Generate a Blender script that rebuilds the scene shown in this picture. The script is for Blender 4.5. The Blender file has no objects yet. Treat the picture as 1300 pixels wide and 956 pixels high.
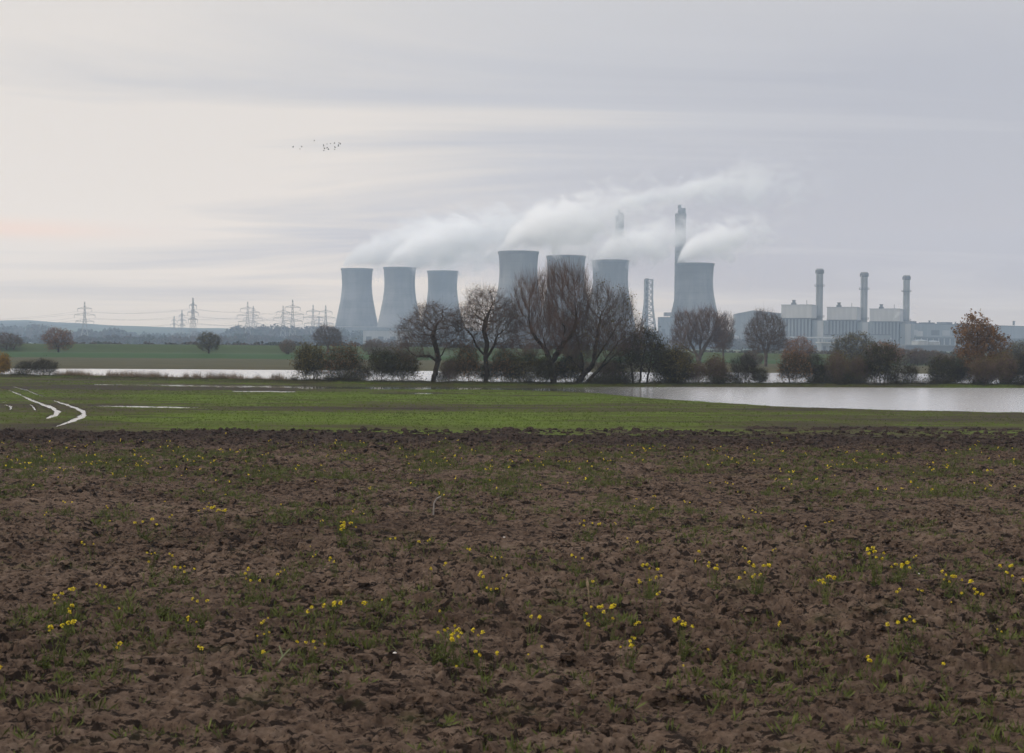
import bpy, math, random
import numpy as np
from mathutils import Vector, Matrix

SC = bpy.context.scene
COL = SC.collection
R = math.radians

# ------------------------------------------------------------------ camera
F = 1805.6                      # focal length in photo pixels (50 mm on 36 mm, 1300 px wide)
CAM = np.array([0.0, 0.0, 5.0])
pitch = math.atan(43.0 / F)
roll = R(0.40)
_f = np.array([0, math.cos(pitch), -math.sin(pitch)])
_r0 = np.array([1.0, 0, 0]); _u0 = np.array([0, math.sin(pitch), math.cos(pitch)])
_r = math.cos(roll) * _r0 + math.sin(roll) * _u0
_u = -math.sin(roll) * _r0 + math.cos(roll) * _u0


def at(px, py, d):
    """world point at depth Y = d seen at photo pixel (px, py)"""
    v = _r * ((px - 650) / F) + _u * ((478 - py) / F) + _f
    return CAM + v * (d / v[1])


def ground(px, py, z=0.0):
    v = _r * ((px - 650) / F) + _u * ((478 - py) / F) + _f
    return CAM + v * ((z - CAM[2]) / v[2])


def project(X, Y, Z):
    dx, dy, dz = X - CAM[0], Y - CAM[1], Z - CAM[2]
    a = dx * _r[0] + dy * _r[1] + dz * _r[2]
    b = dx * _u[0] + dy * _u[1] + dz * _u[2]
    c = dx * _f[0] + dy * _f[1] + dz * _f[2]
    return 650 + F * a / c, 478 - F * b / c


cd = bpy.data.cameras.new('camera'); cam = bpy.data.objects.new('camera', cd); COL.objects.link(cam)
cd.lens = 50; cd.sensor_width = 36; cd.clip_start = 0.5; cd.clip_end = 20000
M = Matrix(((_r[0], _u[0], -_f[0], CAM[0]), (_r[1], _u[1], -_f[1], CAM[1]), (_r[2], _u[2], -_f[2], CAM[2]), (0, 0, 0, 1)))
cam.matrix_world = M
SC.camera = cam
cd.dof.use_dof = True; cd.dof.focus_distance = 150; cd.dof.aperture_fstop = 3.5


# ------------------------------------------------------------------ noise
def _hash(ix, iy, seed):
    with np.errstate(over='ignore'):
        h = ix.astype(np.uint32) * np.uint32(374761393) + iy.astype(np.uint32) * np.uint32(668265263) + np.uint32((seed * 2246822519) & 0xffffffff)
        h = (h ^ (h >> np.uint32(13))) * np.uint32(1274126177)
        h = h ^ (h >> np.uint32(16))
    return h.astype(np.float64) / 4294967295.0 * 2 - 1


def vn(x, y, seed=0):
    x = np.asarray(x, float); y = np.asarray(y, float)
    ix = np.floor(x); iy = np.floor(y); fx = x - ix; fy = y - iy
    ix = ix.astype(np.int64); iy = iy.astype(np.int64)
    u = fx * fx * (3 - 2 * fx); v = fy * fy * (3 - 2 * fy)
    a = _hash(ix, iy, seed); b = _hash(ix + 1, iy, seed); c = _hash(ix, iy + 1, seed); d = _hash(ix + 1, iy + 1, seed)
    return (a * (1 - u) + b * u) * (1 - v) + (c * (1 - u) + d * u) * v


def fbm(x, y, seed=0, oct=4, gain=.5):
    s = 0; a = 1.0; t = 0
    for k in range(oct):
        c_, s_ = math.cos(.6 * k), math.sin(.6 * k)
        s = s + a * vn((x * c_ - y * s_) * 2 ** k + 17.3 * k, (x * s_ + y * c_) * 2 ** k - 9.1 * k, seed + k); t += a; a *= gain
    return s / t


def sstep(a, b, x):
    t = np.clip((x - a) / (b - a), 0, 1)
    return t * t * (3 - 2 * t)


# ------------------------------------------------------------------ mesh helpers
def np_mesh(name, V, faces, mats, midx=None, smooth=True):
    """faces: list of int arrays (k,n) with n = 3 or 4"""
    me = bpy.data.meshes.new(name)
    V = np.asarray(V, np.float32)
    faces = [np.asarray(f, np.int32) for f in faces if len(f)]
    me.vertices.add(len(V)); me.vertices.foreach_set('co', V.ravel())
    nl = sum(f.size for f in faces); npol = sum(len(f) for f in faces)
    me.loops.add(nl); me.polygons.add(npol)
    me.loops.foreach_set('vertex_index', np.concatenate([f.ravel() for f in faces]))
    st = []; o = 0
    for f in faces:
        st.append(o + np.arange(len(f)) * f.shape[1]); o += f.size
    me.polygons.foreach_set('loop_start', np.concatenate(st).astype(np.int32))
    for m in mats: me.materials.append(m)
    if midx is not None: me.polygons.foreach_set('material_index', np.asarray(midx, np.int32))
    me.polygons.foreach_set('use_smooth', np.full(npol, smooth, bool))
    me.update(calc_edges=True); me.validate()
    return me


def link(name, data, parent=None, loc=None, **props):
    o = bpy.data.objects.new(name, data); COL.objects.link(o)
    if parent is not None: o.parent = parent
    if loc is not None: o.location = [float(v) for v in loc]
    for k, v in props.items():
        if v: o[k] = v
    return o


def thing(name, label, cat, loc=(0, 0, 0), rz=0, group=None):
    o = link(name, None, None, loc, label=label, category=cat, group=group)
    o.rotation_euler = (0, 0, rz)
    return o


def grid_faces(nr, nc):
    i = np.arange(nr - 1)[:, None] * nc + np.arange(nc - 1)[None, :]
    return np.stack([i, i + 1, i + nc + 1, i + nc], -1).reshape(-1, 4)


class MB:
    def __init__(s): s.V = []; s.Q = []; s.T = []; s.n = 0; s.mq = []; s.mt = []; s.m = 0

    def add(s, V, Q=(), T=()):
        for q in Q: s.Q.append([i + s.n for i in q]); s.mq.append(s.m)
        for t in T: s.T.append([i + s.n for i in t]); s.mt.append(s.m)
        s.V.extend([tuple(map(float, v)) for v in V]); s.n += len(V)

    def box(s, x0, x1, y0, y1, z0, z1):
        V = [(x, y, z) for z in (z0, z1) for y in (y0, y1) for x in (x0, x1)]
        s.add(V, [(0, 2, 3, 1), (4, 5, 7, 6), (0, 1, 5, 4), (2, 6, 7, 3), (0, 4, 6, 2), (1, 3, 7, 5)])

    def bar(s, a, b, w, w2=None, n=4):
        a = Vector(a); b = Vector(b); w2 = w if w2 is None else w2
        d = (b - a).normalized(); e = d.orthogonal().normalized(); g = d.cross(e)
        V = []
        for p, r in ((a, w), (b, w2)):
            for k in range(n):
                t = 2 * math.pi * (k + .5) / n
                V.append(p + e * math.cos(t) * r + g * math.sin(t) * r)
        s.add(V, [(k, (k + 1) % n, n + (k + 1) % n, n + k) for k in range(n)])
        for base, sg in ((0, -1), (n, 1)):
            idx = list(range(base, base + n))
            if sg < 0: idx = idx[::-1]
            c = s.n - 2 * n
            for k in range(1, n - 1):
                s.T.append([c + idx[0], c + idx[k], c + idx[k + 1]]); s.mt.append(s.m)

    def lathe(s, prof, n=64, cap=False, cx=0, cy=0):
        V = []
        for r, z in prof:
            for k in range(n):
                t = 2 * math.pi * k / n
                V.append((cx + r * math.cos(t), cy + r * math.sin(t), z))
        Q = []
        for i in range(len(prof) - 1):
            for k in range(n):
                a = i * n + k; b = i * n + (k + 1) % n
                Q.append((a, b, b + n, a + n))
        c = s.n
        s.add(V, Q)
        if cap:
            for base, rev in ((c, True), (c + (len(prof) - 1) * n, False)):
                for k in range(1, n - 1):
                    t = [base, base + k, base + k + 1]
                    s.T.append(t[::-1] if rev else t); s.mt.append(s.m)

    def mesh(s, name, mats, smooth=False):
        fs = []; mi = []
        if s.Q: fs.append(np.array(s.Q)); mi += s.mq
        if s.T: fs.append(np.array(s.T)); mi += s.mt
        return np_mesh(name, np.array(s.V), fs, mats if isinstance(mats, (list, tuple)) else [mats], mi, smooth)

    def build(s, name, mats, parent=None, loc=None, smooth=False, **props):
        return link(name, s.mesh(name, mats, smooth), parent, loc, **props)


# ------------------------------------------------------------------ materials
def new_mat(name):
    m = bpy.data.materials.new(name); m.use_nodes = True
    nt = m.node_tree; b = nt.nodes['Principled BSDF']
    return m, nt, b


def nd(nt, typ, **kw):
    n = nt.nodes.new(typ)
    for k, v in kw.items(): setattr(n, k, v)
    return n


def mth(nt, op, a, b=None, c=None, clamp=False):
    n = nt.nodes.new('ShaderNodeMath'); n.operation = op; n.use_clamp = clamp
    for i, v in enumerate((a, b, c)):
        if v is None: continue
        if isinstance(v, (int, float)): n.inputs[i].default_value = v
        else: nt.links.new(v, n.inputs[i])
    return n.outputs[0]


def noise_out(nt, vec, scale, detail=4, rough=.55, dist=0, stretch=None):
    if stretch:
        mp = nd(nt, 'ShaderNodeMapping'); mp.inputs['Scale'].default_value = stretch
        nt.links.new(vec, mp.inputs['Vector']); vec = mp.outputs[0]
    n = nd(nt, 'ShaderNodeTexNoise'); n.inputs['Scale'].default_value = scale
    n.inputs['Detail'].default_value = detail; n.inputs['Roughness'].default_value = rough; n.inputs['Distortion'].default_value = dist
    nt.links.new(vec, n.inputs['Vector'])
    return n.outputs['Fac']


def ramp(nt, fac, stops):
    n = nd(nt, 'ShaderNodeValToRGB'); cr = n.color_ramp
    while len(cr.elements) < len(stops): cr.elements.new(.5)
    for e, (p, c) in zip(cr.elements, stops):
        e.position = p; e.color = (c[0], c[1], c[2], 1)
    nt.links.new(fac, n.inputs[0])
    return n.outputs[0]


def mixc(nt, f, a, b):
    n = nd(nt, 'ShaderNodeMix', data_type='RGBA')
    if isinstance(f, (int, float)): n.inputs[0].default_value = f
    else: nt.links.new(f, n.inputs[0])
    for i, v in ((6, a), (7, b)):
        if isinstance(v, tuple): n.inputs[i].default_value = (*v, 1)
        else: nt.links.new(v, n.inputs[i])
    return n.outputs[2]


def simple(name, c1, c2=None, scale=1.0, rough=.8, stretch=None, lo=.35, hi=.65, detail=4, coord='Object', spec=.3, rnd=0):
    m, nt, b = new_mat(name)
    b.inputs['Roughness'].default_value = rough; b.inputs['Specular IOR Level'].default_value = spec
    if c2 is None: c2 = tuple(v * .75 for v in c1)
    tc = nd(nt, 'ShaderNodeTexCoord')
    f = noise_out(nt, tc.outputs[coord], scale, detail, stretch=stretch)
    c = ramp(nt, f, [(lo, c2), (hi, c1)])
    if rnd:
        oi = nd(nt, 'ShaderNodeObjectInfo')
        v = mth(nt, 'MULTIPLY_ADD', oi.outputs['Random'], rnd, 1 - rnd / 2)
        hs = nd(nt, 'ShaderNodeHueSaturation'); nt.links.new(v, hs.inputs['Value']); nt.links.new(c, hs.inputs['Color']); c = hs.outputs[0]
    nt.links.new(c, b.inputs['Base Color'])
    return m


MAT = {}
MAT['bark'] = simple('bark', (.048, .039, .031), (.022, .018, .015), 3, .9, spec=.06)
MAT['bark_far'] = simple('grey bark', (.11, .09, .075), (.06, .05, .042), 2, .9, spec=.06)
MAT['twig_brown'] = simple('brown twigs', (.115, .084, .066), (.058, .044, .037), .8, .9, spec=.06)
MAT['twig_red'] = simple('reddish twigs', (.145, .095, .073), (.072, .050, .041), .6, .9, spec=.06)
MAT['twig_olive'] = simple('olive twigs', (.06, .048, .026), (.028, .024, .016), .7, .9, spec=.06)
MAT['twig_dark'] = simple('dark twigs', (.046, .037, .026), (.022, .019, .015), .7, .9, spec=.06)
MAT['leaf_olive'] = simple('olive leaves', (.125, .102, .032), (.064, .056, .019), .9, .7, spec=.06)
MAT['leaf_dark'] = simple('dark green leaves', (.070, .066, .026), (.038, .038, .017), .9, .7, spec=.06)
MAT['leaf_rust'] = simple('rust brown leaves', (.180, .100, .042), (.090, .055, .028), .8, .75, spec=.06)
MAT['leaf_yellow'] = simple('yellow leaves', (.30, .18, .025), (.16, .10, .02), .9, .7, spec=.06)
MAT['leaf_orange'] = simple('orange leaves', (.24, .11, .04), (.13, .065, .03), .9, .7, spec=.06)
MAT['concrete'] = None


# ------------------------------------------------------------------ trees
def colonize(stems, pts, step, infl, kill, rng, trop=(0, 0, 0.0), iters=90, jit=.18, maxch=3):
    nodes = []; par = []
    for st in stems:
        prev = -1
        for k, p in enumerate(st):
            if k == 0:
                if nodes:
                    dd = np.linalg.norm(np.array(nodes) - np.array(p, float), axis=1)
                    if dd.min() < step * 1.6: prev = int(dd.argmin()); continue
                nodes.append(np.array(p, float)); par.append(-1); prev = len(nodes) - 1; continue
            a = nodes[prev]; b = np.array(p, float); L = np.linalg.norm(b - a); n = max(1, int(round(L / step)))
            for j in range(1, n + 1):
                q = a + (b - a) * j / n + (rng.normal(0, step * .10, 3) if j < n else 0)
                nodes.append(q); par.append(prev); prev = len(nodes) - 1
    pts = np.array(pts); A = len(pts)
    best = np.full(A, 1e9); bi = np.zeros(A, int); alive = np.ones(A, bool)
    nch = np.zeros(200000, int)
    for p in par:
        if p >= 0: nch[p] += 1
    new0 = 0
    trop = np.array(trop, float)
    for it in range(iters):
        P = np.array(nodes[new0:])
        if len(P):
            for c0 in range(0, len(P), 400):
                Pc = P[c0:c0 + 400]
                D = np.linalg.norm(pts[:, None] - Pc[None], axis=2)
                j = D.argmin(1); dm = D[np.arange(A), j]
                u = dm < best; best[u] = dm[u]; bi[u] = j[u] + new0 + c0
        alive &= best > kill
        act = alive & (best < infl)
        if not act.any():
            if not alive.any(): break
            k = np.where(alive)[0]; act = np.zeros(A, bool); act[k[best[k].argmin()]] = True
        idx = np.where(act)[0]
        N = np.array(nodes)
        vec = pts[idx] - N[bi[idx]]; vec /= np.linalg.norm(vec, axis=1)[:, None] + 1e-9
        acc = np.zeros((len(nodes), 3)); np.add.at(acc, bi[idx], vec)
        sel = np.where((np.abs(acc).sum(1) > 1e-9) & (nch[:len(nodes)] < maxch))[0]
        if not len(sel): break
        new0 = len(nodes)
        d = acc[sel]; d /= np.linalg.norm(d, axis=1)[:, None] + 1e-9
        d = d + trop + rng.normal(0, jit, d.shape); d /= np.linalg.norm(d, axis=1)[:, None] + 1e-9
        for s, q in zip(sel, N[sel] + d * step):
            nodes.append(q); par.append(int(s)); nch[s] += 1
        if len(nodes) > 14000: break
    return np.array(nodes), np.array(par)


def frusta(P0, P1, R0, R1, n=5):
    d = P1 - P0; L = np.linalg.norm(d, axis=1)[:, None] + 1e-9; d = d / L
    h = np.where(np.abs(d[:, 2:3]) < .9, np.array([[0, 0, 1.0]]), np.array([[1.0, 0, 0]]))
    e = np.cross(d, h); e /= np.linalg.norm(e, axis=1)[:, None]; g = np.cross(d, e)
    V = []
    for P, Rr in ((P0, R0), (P1 + d * R1[:, None] * .4, R1)):
        for k in range(n):
            t = 2 * math.pi * k / n
            V.append(P + (e * math.cos(t) + g * math.sin(t)) * Rr[:, None])
    V = np.stack(V, 1)
    m = len(P0); base = np.arange(m)[:, None] * (2 * n)
    Q = np.concatenate([base + np.array([[k, (k + 1) % n, n + (k + 1) % n, n + k]]) for k in range(n)], 0)
    return V.reshape(-1, 3), Q


def strands(B, D, L, r, rng, bend=.35, up=.0, seg=3, n=3):
    """tapered curved twigs"""
    m = len(B)
    bd = rng.normal(0, bend, (m, 3)); bd[:, 2] += up
    e = np.cross(D, rng.normal(0, 1, (m, 3))); e /= np.linalg.norm(e, axis=1)[:, None] + 1e-9; g = np.cross(D, e)
    V = []
    for i in range(seg + 1):
        t = i / seg
        C = B + (D * t + bd * t * t) * L[:, None]
        rr = (r * (1 - .75 * t))[:, None]
        for k in range(n):
            a = 2 * math.pi * k / n
            V.append(C + (e * math.cos(a) + g * math.sin(a)) * rr)
    V = np.stack(V, 1)
    base = np.arange(m)[:, None] * ((seg + 1) * n); Q = []
    for i in range(seg):
        for k in range(n):
            Q.append(base + np.array([[i * n + k, i * n + (k + 1) % n, (i + 1) * n + (k + 1) % n, (i + 1) * n + k]]))
    tip = B + (D + bd) * L[:, None]
    return V.reshape(-1, 3), np.concatenate(Q, 0), tip


def leaf_quads(C, size, rng, asp=.6):
    m = len(C)
    a = rng.normal(0, 1, (m, 3)); a /= np.linalg.norm(a, axis=1)[:, None]
    b = np.cross(a, rng.normal(0, 1, (m, 3))); b /= np.linalg.norm(b, axis=1)[:, None] + 1e-9
    s = size * rng.uniform(.6, 1.4, (m, 1))
    V = np.stack([C - a * s, C - b * s * asp, C + a * s, C + b * s * asp], 1).reshape(-1, 3)
    return V, np.arange(m * 4).reshape(-1, 4)


def unit(v): return v / (np.linalg.norm(v, axis=-1, keepdims=True) + 1e-9)


def ell_points(ells, n, rng, shell=.55, floor=0.0):
    out = []
    vol = np.array([e[3] * e[4] * e[5] for e in ells]); vol = vol / vol.sum()
    for e, f in zip(ells, vol):
        k = int(n * f) + 3
        v = unit(rng.normal(0, 1, (k * 2, 3))); rr = rng.uniform(0, 1, (k * 2, 1)) ** (1 / 3.0)
        rr = np.where(rng.uniform(0, 1, rr.shape) < shell, .72 + .28 * rr, rr)
        lump = 1 + .14 * np.sin(v[:, :1] * 5 + e[0] * 3) * np.cos(v[:, 2:] * 4 + e[2])
        p = v * rr * lump * np.array([[e[3], e[4], e[5]]]) + np.array([[e[0], e[1], e[2]]])
        p = p[p[:, 2] > floor][:k]
        out.append(p)
    return np.concatenate(out)


def tree_meshes(name, seed, stems, ells, npts, step, mt, mc, leaf=None, infl=None, kill=None, trop=(0, 0, .05), tipr=.011, thr=.055,
                tw=3, twl=.8, twr=.009, twup=.1, spread=.8, nleaf=0, lsize=.1, shell=.55, floor=.3, rexp=2.3, jit=.18, radmax=.6, twbend=.3, leaflow=False):
    """returns (trunk mesh, crown mesh); all in metres about the base"""
    rng = np.random.default_rng(seed)
    pts = ell_points(ells, npts, rng, shell, floor)
    N, par = colonize(stems, pts, step, infl or step * 6, kill or step * 1.25, rng, trop, jit=jit)
    n = len(N); acc = np.zeros(n); rad = np.zeros(n)
    haschild = np.zeros(n, bool)
    for i in range(n - 1, -1, -1):
        rad[i] = max(tipr, acc[i] ** (1 / rexp)) if acc[i] > 0 else tipr
        if par[i] >= 0: acc[par[i]] += rad[i] ** rexp; haschild[par[i]] = True
    rad = rad * (1 + 1.0 * sstep(.04, .16, rad)); rad = np.minimum(rad, radmax)
    k = np.where(par >= 0)[0]
    P0, P1 = N[par[k]], N[k]; R0, R1 = rad[par[k]], rad[k]
    R0 = np.minimum(R0, R1 * 1.5 + .01)
    big = R1 >= thr
    # flare at base
    V, Q = frusta(P0[big], P1[big], R0[big], R1[big], 7)
    if not big.any(): V, Q = frusta(P0[:3], P1[:3], R0[:3], R1[:3], 7)
    tm = np_mesh(name + '_trunk', V, [Q], [mt])
    V1, Q1 = frusta(P0[~big], P1[~big], R0[~big], R1[~big], 4)
    small = k[(rad[k] < thr * .55)]
    rep = np.repeat(small, tw)
    d0 = unit(N[rep] - N[np.maximum(par[rep], 0)])
    D = unit(d0 + rng.normal(0, spread, d0.shape) + np.array([[0, 0, twup]]))
    L = twl * rng.uniform(.45, 1.25, len(rep))
    B = N[rep] + rng.normal(0, step * .2, d0.shape)
    V2, Q2, tip = strands(B, D, L, np.full(len(rep), twr), rng, twbend, twup, seg=2)
    # side twigs
    s2 = rng.integers(0, len(rep), len(rep))
    B3 = B[s2] + D[s2] * L[s2][:, None] * rng.uniform(.3, .8, (len(s2), 1))
    D3 = unit(D[s2] + rng.normal(0, .8, D.shape) + np.array([[0, 0, twup]]))
    V3, Q3, tip3 = strands(B3, D3, L[s2] * .6, np.full(len(s2), twr * .75), rng, twbend, twup, seg=2)
    Vs = [V1, V2, V3]; Qs = [Q1, Q2 + len(V1), Q3 + len(V1) + len(V2)]
    mi = [np.zeros(len(Q1) + len(Q2) + len(Q3), int)]; mats = [mc]
    if nleaf and leaf is not None:
        T = np.concatenate([tip, tip3]); 
        T = T[rng.integers(0, len(T), nleaf)] + rng.normal(0, twl * .18, (nleaf, 3))
        T = T[T[:, 2] > .05]
        V4, Q4 = leaf_quads(T, lsize, rng)
        o = sum(len(v) for v in Vs); Vs.append(V4); Qs.append(Q4 + o); mi.append(np.ones(len(Q4), int)); mats.append(leaf)
    cm = np_mesh(name + '_crown', np.concatenate(Vs), [np.concatenate(Qs)], mats, np.concatenate(mi))
    return tm, cm


def put_tree(name, label, cat, meshes, loc, rz=0, sc=(1, 1, 1), group=None):
    o = thing(name, label, cat, loc, rz, group); o.scale = sc
    link('trunk', meshes[0], o); link('crown', meshes[1], o)
    return o


def px_ells(bx, by, s, lst, dep=.9):
    """image ellipses (cx, cy, rx, ry) -> metre ellipsoids about the base"""
    return [((cx - bx) * s, (e[4] if len(e) > 4 else 0) * 1.0, (by - cy) * s, rx * s, rx * s * dep, ry * s) for (cx, cy, rx, ry, *_), e in zip(lst, lst)]


def px_stem(bx, by, s, lst):
    return [((x - bx) * s, dy, (by - y) * s) for x, y, dy in lst]


# ------------------------------------------------------------------ layout lines (x photo px -> world)
def line(pts, z=0.0):
    P = np.array([ground(x, y, z) for x, y in pts]); o = P[:, 0].argsort(); P = P[o]
    return lambda X: np.interp(X, P[:, 0], P[:, 1])


edge_Y = line([(-500, 548), (0, 548), (300, 547.5), (650, 546), (1000, 544.5), (1300, 543), (1800, 541)])
hedge_Y = line([(-700, 475), (0, 479), (100, 481), (400, 487), (700, 490), (1000, 490.5), (1300, 491.5), (2000, 494)])
pond_Y = line([(-600, 491), (120, 492.2), (375, 494.3), (600, 495), (700, 497), (760, 500), (830, 507), (900, 511), (1000, 517), (1100, 520.5), (1300, 524), (1900, 531)])
farshore_Y = line([(-600, 465), (0, 468), (300, 469.5), (650, 472), (1000, 473.5), (1300, 475.5), (2000, 480)])
stub_Y = line([(-600, 452), (0, 455), (300, 457), (650, 460), (1000, 464), (1300, 466.5), (2000, 472)])

# ---- ploughed field -------------------------------------------------------
def plough_h(X, Y):
    big = fbm(X / 3.1, Y / 2.6, 3, 3)
    mid = fbm(X / .62, Y / .5, 11, 3)
    bil = 1 - np.abs(fbm(X / .33, Y / .30, 21, 2)) * 2.2
    sm = fbm(X / .11, Y / .10, 31, 2)
    rough = .55 + .45 * sstep(-.25, .35, fbm(X / 5, Y / 4, 41, 2))
    head = sstep(66, 71, Y)                       # newly turned headland: bigger clods
    rough = rough * (.55 + .55 * sstep(40, 30, Y) + .45 * sstep(58, 66, Y))
    t1 = sstep(-.045, .045, fbm(X / .50, Y / .42, 81, 3) + .12 * sm)
    t2 = sstep(-.06, .06, fbm(X / .21, Y / .19, 83, 2) + .05)
    h = .06 * big + (.06 + .04 * head) * mid * rough + .125 * t1 * rough + .060 * t2 * (.35 + .65 * rough) + .05 * np.maximum(bil, -.6) * rough + .045 * sm * (.4 + rough) - .07
    h = h + .02 * head * np.maximum(fbm(X / .8, Y / .55, 51, 2), 0)
    ed = edge_Y(X) - Y + .9 * fbm(X / 1.7, Y / 5, 61, 3)
    h = h + .02 * np.exp(-((ed - 1.2) / 1.3) ** 2) - .05 * sstep(3, 0, ed)
    return h - .45 * sstep(.3, -2.2, ed + .8 * fbm(X / .7, Y / 1.5, 67, 3)) + .03


ys = [13.0]
while ys[-1] < 84: ys.append(ys[-1] + max(.032, ys[-1] * .0015))
ys = np.array(ys); NC = 1370
so = np.linspace(1, .02, 60) ** 1.5 * 30                      # coarser margins at both sides
uu = np.linspace(-1, 1, NC - 120); hwid = ys[:, None] * .40 + 3
X = np.concatenate([-hwid - so[None, :], uu[None, :] * hwid, hwid + so[None, ::-1]], 1); Y = np.repeat(ys[:, None], NC, 1)
Z = plough_h(X, Y)
plough_mesh = np_mesh('ploughed_field', np.stack([X, Y, Z], -1).reshape(-1, 3), [grid_faces(len(ys), NC)], [])

m, nt, b = new_mat('ploughed soil'); b.inputs['Roughness'].default_value = .9; b.inputs['Specular IOR Level'].default_value = .04
tc = nd(nt, 'ShaderNodeTexCoord'); pos = tc.outputs['Object']
n1 = noise_out(nt, pos, 2.6, 8, .72, .5, stretch=(.7, 1, 1)); n2 = noise_out(nt, pos, .16, 4, .6, stretch=(.5, 1.4, 1)); n3 = noise_out(nt, pos, 9, 6, .75)
f = mth(nt, 'ADD', mth(nt, 'MULTIPLY', n1, .50), mth(nt, 'ADD', mth(nt, 'MULTIPLY', n2, .30), mth(nt, 'MULTIPLY', n3, .34)))
c = ramp(nt, f, [(.42, (.030, .0205, .015)), (.51, (.062, .0425, .0315)), (.58, (.100, .070, .052)), (.68, (.148, .109, .083))])
sep = nd(nt, 'ShaderNodeSeparateXYZ'); nt.links.new(pos, sep.inputs[0])
mr = nd(nt, 'ShaderNodeMapRange', interpolation_type='SMOOTHSTEP'); mr.inputs[1].default_value = 62; mr.inputs[2].default_value = 72
nt.links.new(mth(nt, 'MULTIPLY_ADD', mth(nt, 'SUBTRACT', n2, .5), 22, sep.outputs[1]), mr.inputs[0])
c = mixc(nt, mth(nt, 'MULTIPLY', mr.outputs[0], .75), c, (.030, .022, .02))
# sharp dark spots: damp crumbs, and shade of hollows painted into the colour
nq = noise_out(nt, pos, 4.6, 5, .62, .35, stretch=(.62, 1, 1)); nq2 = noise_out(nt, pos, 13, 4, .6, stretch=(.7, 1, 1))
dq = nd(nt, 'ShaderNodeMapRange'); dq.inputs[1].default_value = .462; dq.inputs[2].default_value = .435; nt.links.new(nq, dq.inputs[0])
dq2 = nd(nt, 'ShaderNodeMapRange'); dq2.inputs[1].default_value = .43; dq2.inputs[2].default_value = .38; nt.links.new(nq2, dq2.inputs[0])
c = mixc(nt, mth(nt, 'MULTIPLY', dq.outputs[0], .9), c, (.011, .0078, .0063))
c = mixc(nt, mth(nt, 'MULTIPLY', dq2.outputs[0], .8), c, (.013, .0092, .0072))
# thin mossy film of seedlings
n4 = noise_out(nt, pos, .5, 6, .65)
mo = nd(nt, 'ShaderNodeMapRange'); mo.inputs[1].default_value = .57; mo.inputs[2].default_value = .72; nt.links.new(n4, mo.inputs[0])
c = mixc(nt, mth(nt, 'MULTIPLY', mo.outputs[0], .45), c, (.055, .06, .022))
nt.links.new(c, b.inputs['Base Color'])
bp = nd(nt, 'ShaderNodeBump'); bp.inputs['Strength'].default_value = .9; bp.inputs['Distance'].default_value = .05
nt.links.new(noise_out(nt, pos, 22, 6, .7), bp.inputs['Height']); nt.links.new(bp.outputs[0], b.inputs['Normal'])
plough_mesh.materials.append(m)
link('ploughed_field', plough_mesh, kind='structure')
MAT['soil'] = m

# ---- crop field, pond bed and hedge bank ---------------------------------
PUD = [  # polylines in photo px with half thickness (px)
    ([(-20, 492), (0, 493.5), (10, 495), (25, 501), (40, 508), (55, 514), (66, 518), (74, 523), (70, 527), (60, 531)], [.8, .8, .8, .9, 1.4, 1.7, 2.1, 2.6, 2.3, 1.2]),
    ([(68, 508.5), (85, 514), (97, 518.5), (106, 523), (106, 528), (95, 533), (85, 537), (70, 542)], [.8, 1.5, 2.2, 2.7, 2.7, 2.1, 1.6, .8]),
    ([(17, 491), (35, 496), (45, 500), (58, 505)], [.7, 1.1, .8, .5]),
    ([(-10, 510.5), (8, 511)], [.9, .8]), ([(6, 514), (14, 516), (13, 520)], [.9, 1.4, .9]),
    ([(36, 513), (41, 515), (45, 521)], [.5, .8, 1.1]),
    ([(112, 515.6), (150, 516), (200, 516.8), (252, 517.6)], [.7, 1.3, 1.8, 1.0]),
    ([(158, 527.4), (205, 527.6)], [.7, .5]), ([(163, 530.2), (245, 531.2)], [.7, .9]),
    ([(103, 534), (125, 535), (160, 537), (205, 538.5)], [.6, .8, .7, .7]),
    ([(85, 526), (95, 527)], [.5, .5]),
    ([(120, 488.4), (200, 489), (260, 490.2), (330, 490.8), (380, 491.2)], [.7, .9, 1.6, 2.2, 1.9]),
    ([(296, 496.8), (335, 497.2), (374, 497.4)], [.8, 1.3, .8]),
    ([(430, 518.8), (500, 519.8), (562, 520.6)], [.4, .7, .5]),
    ([(470, 500), (528, 499.8), (600, 500)], [.6, 1.1, .6]),
    ([(610, 502), (720, 503)], [.4, .5]),
]


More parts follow.
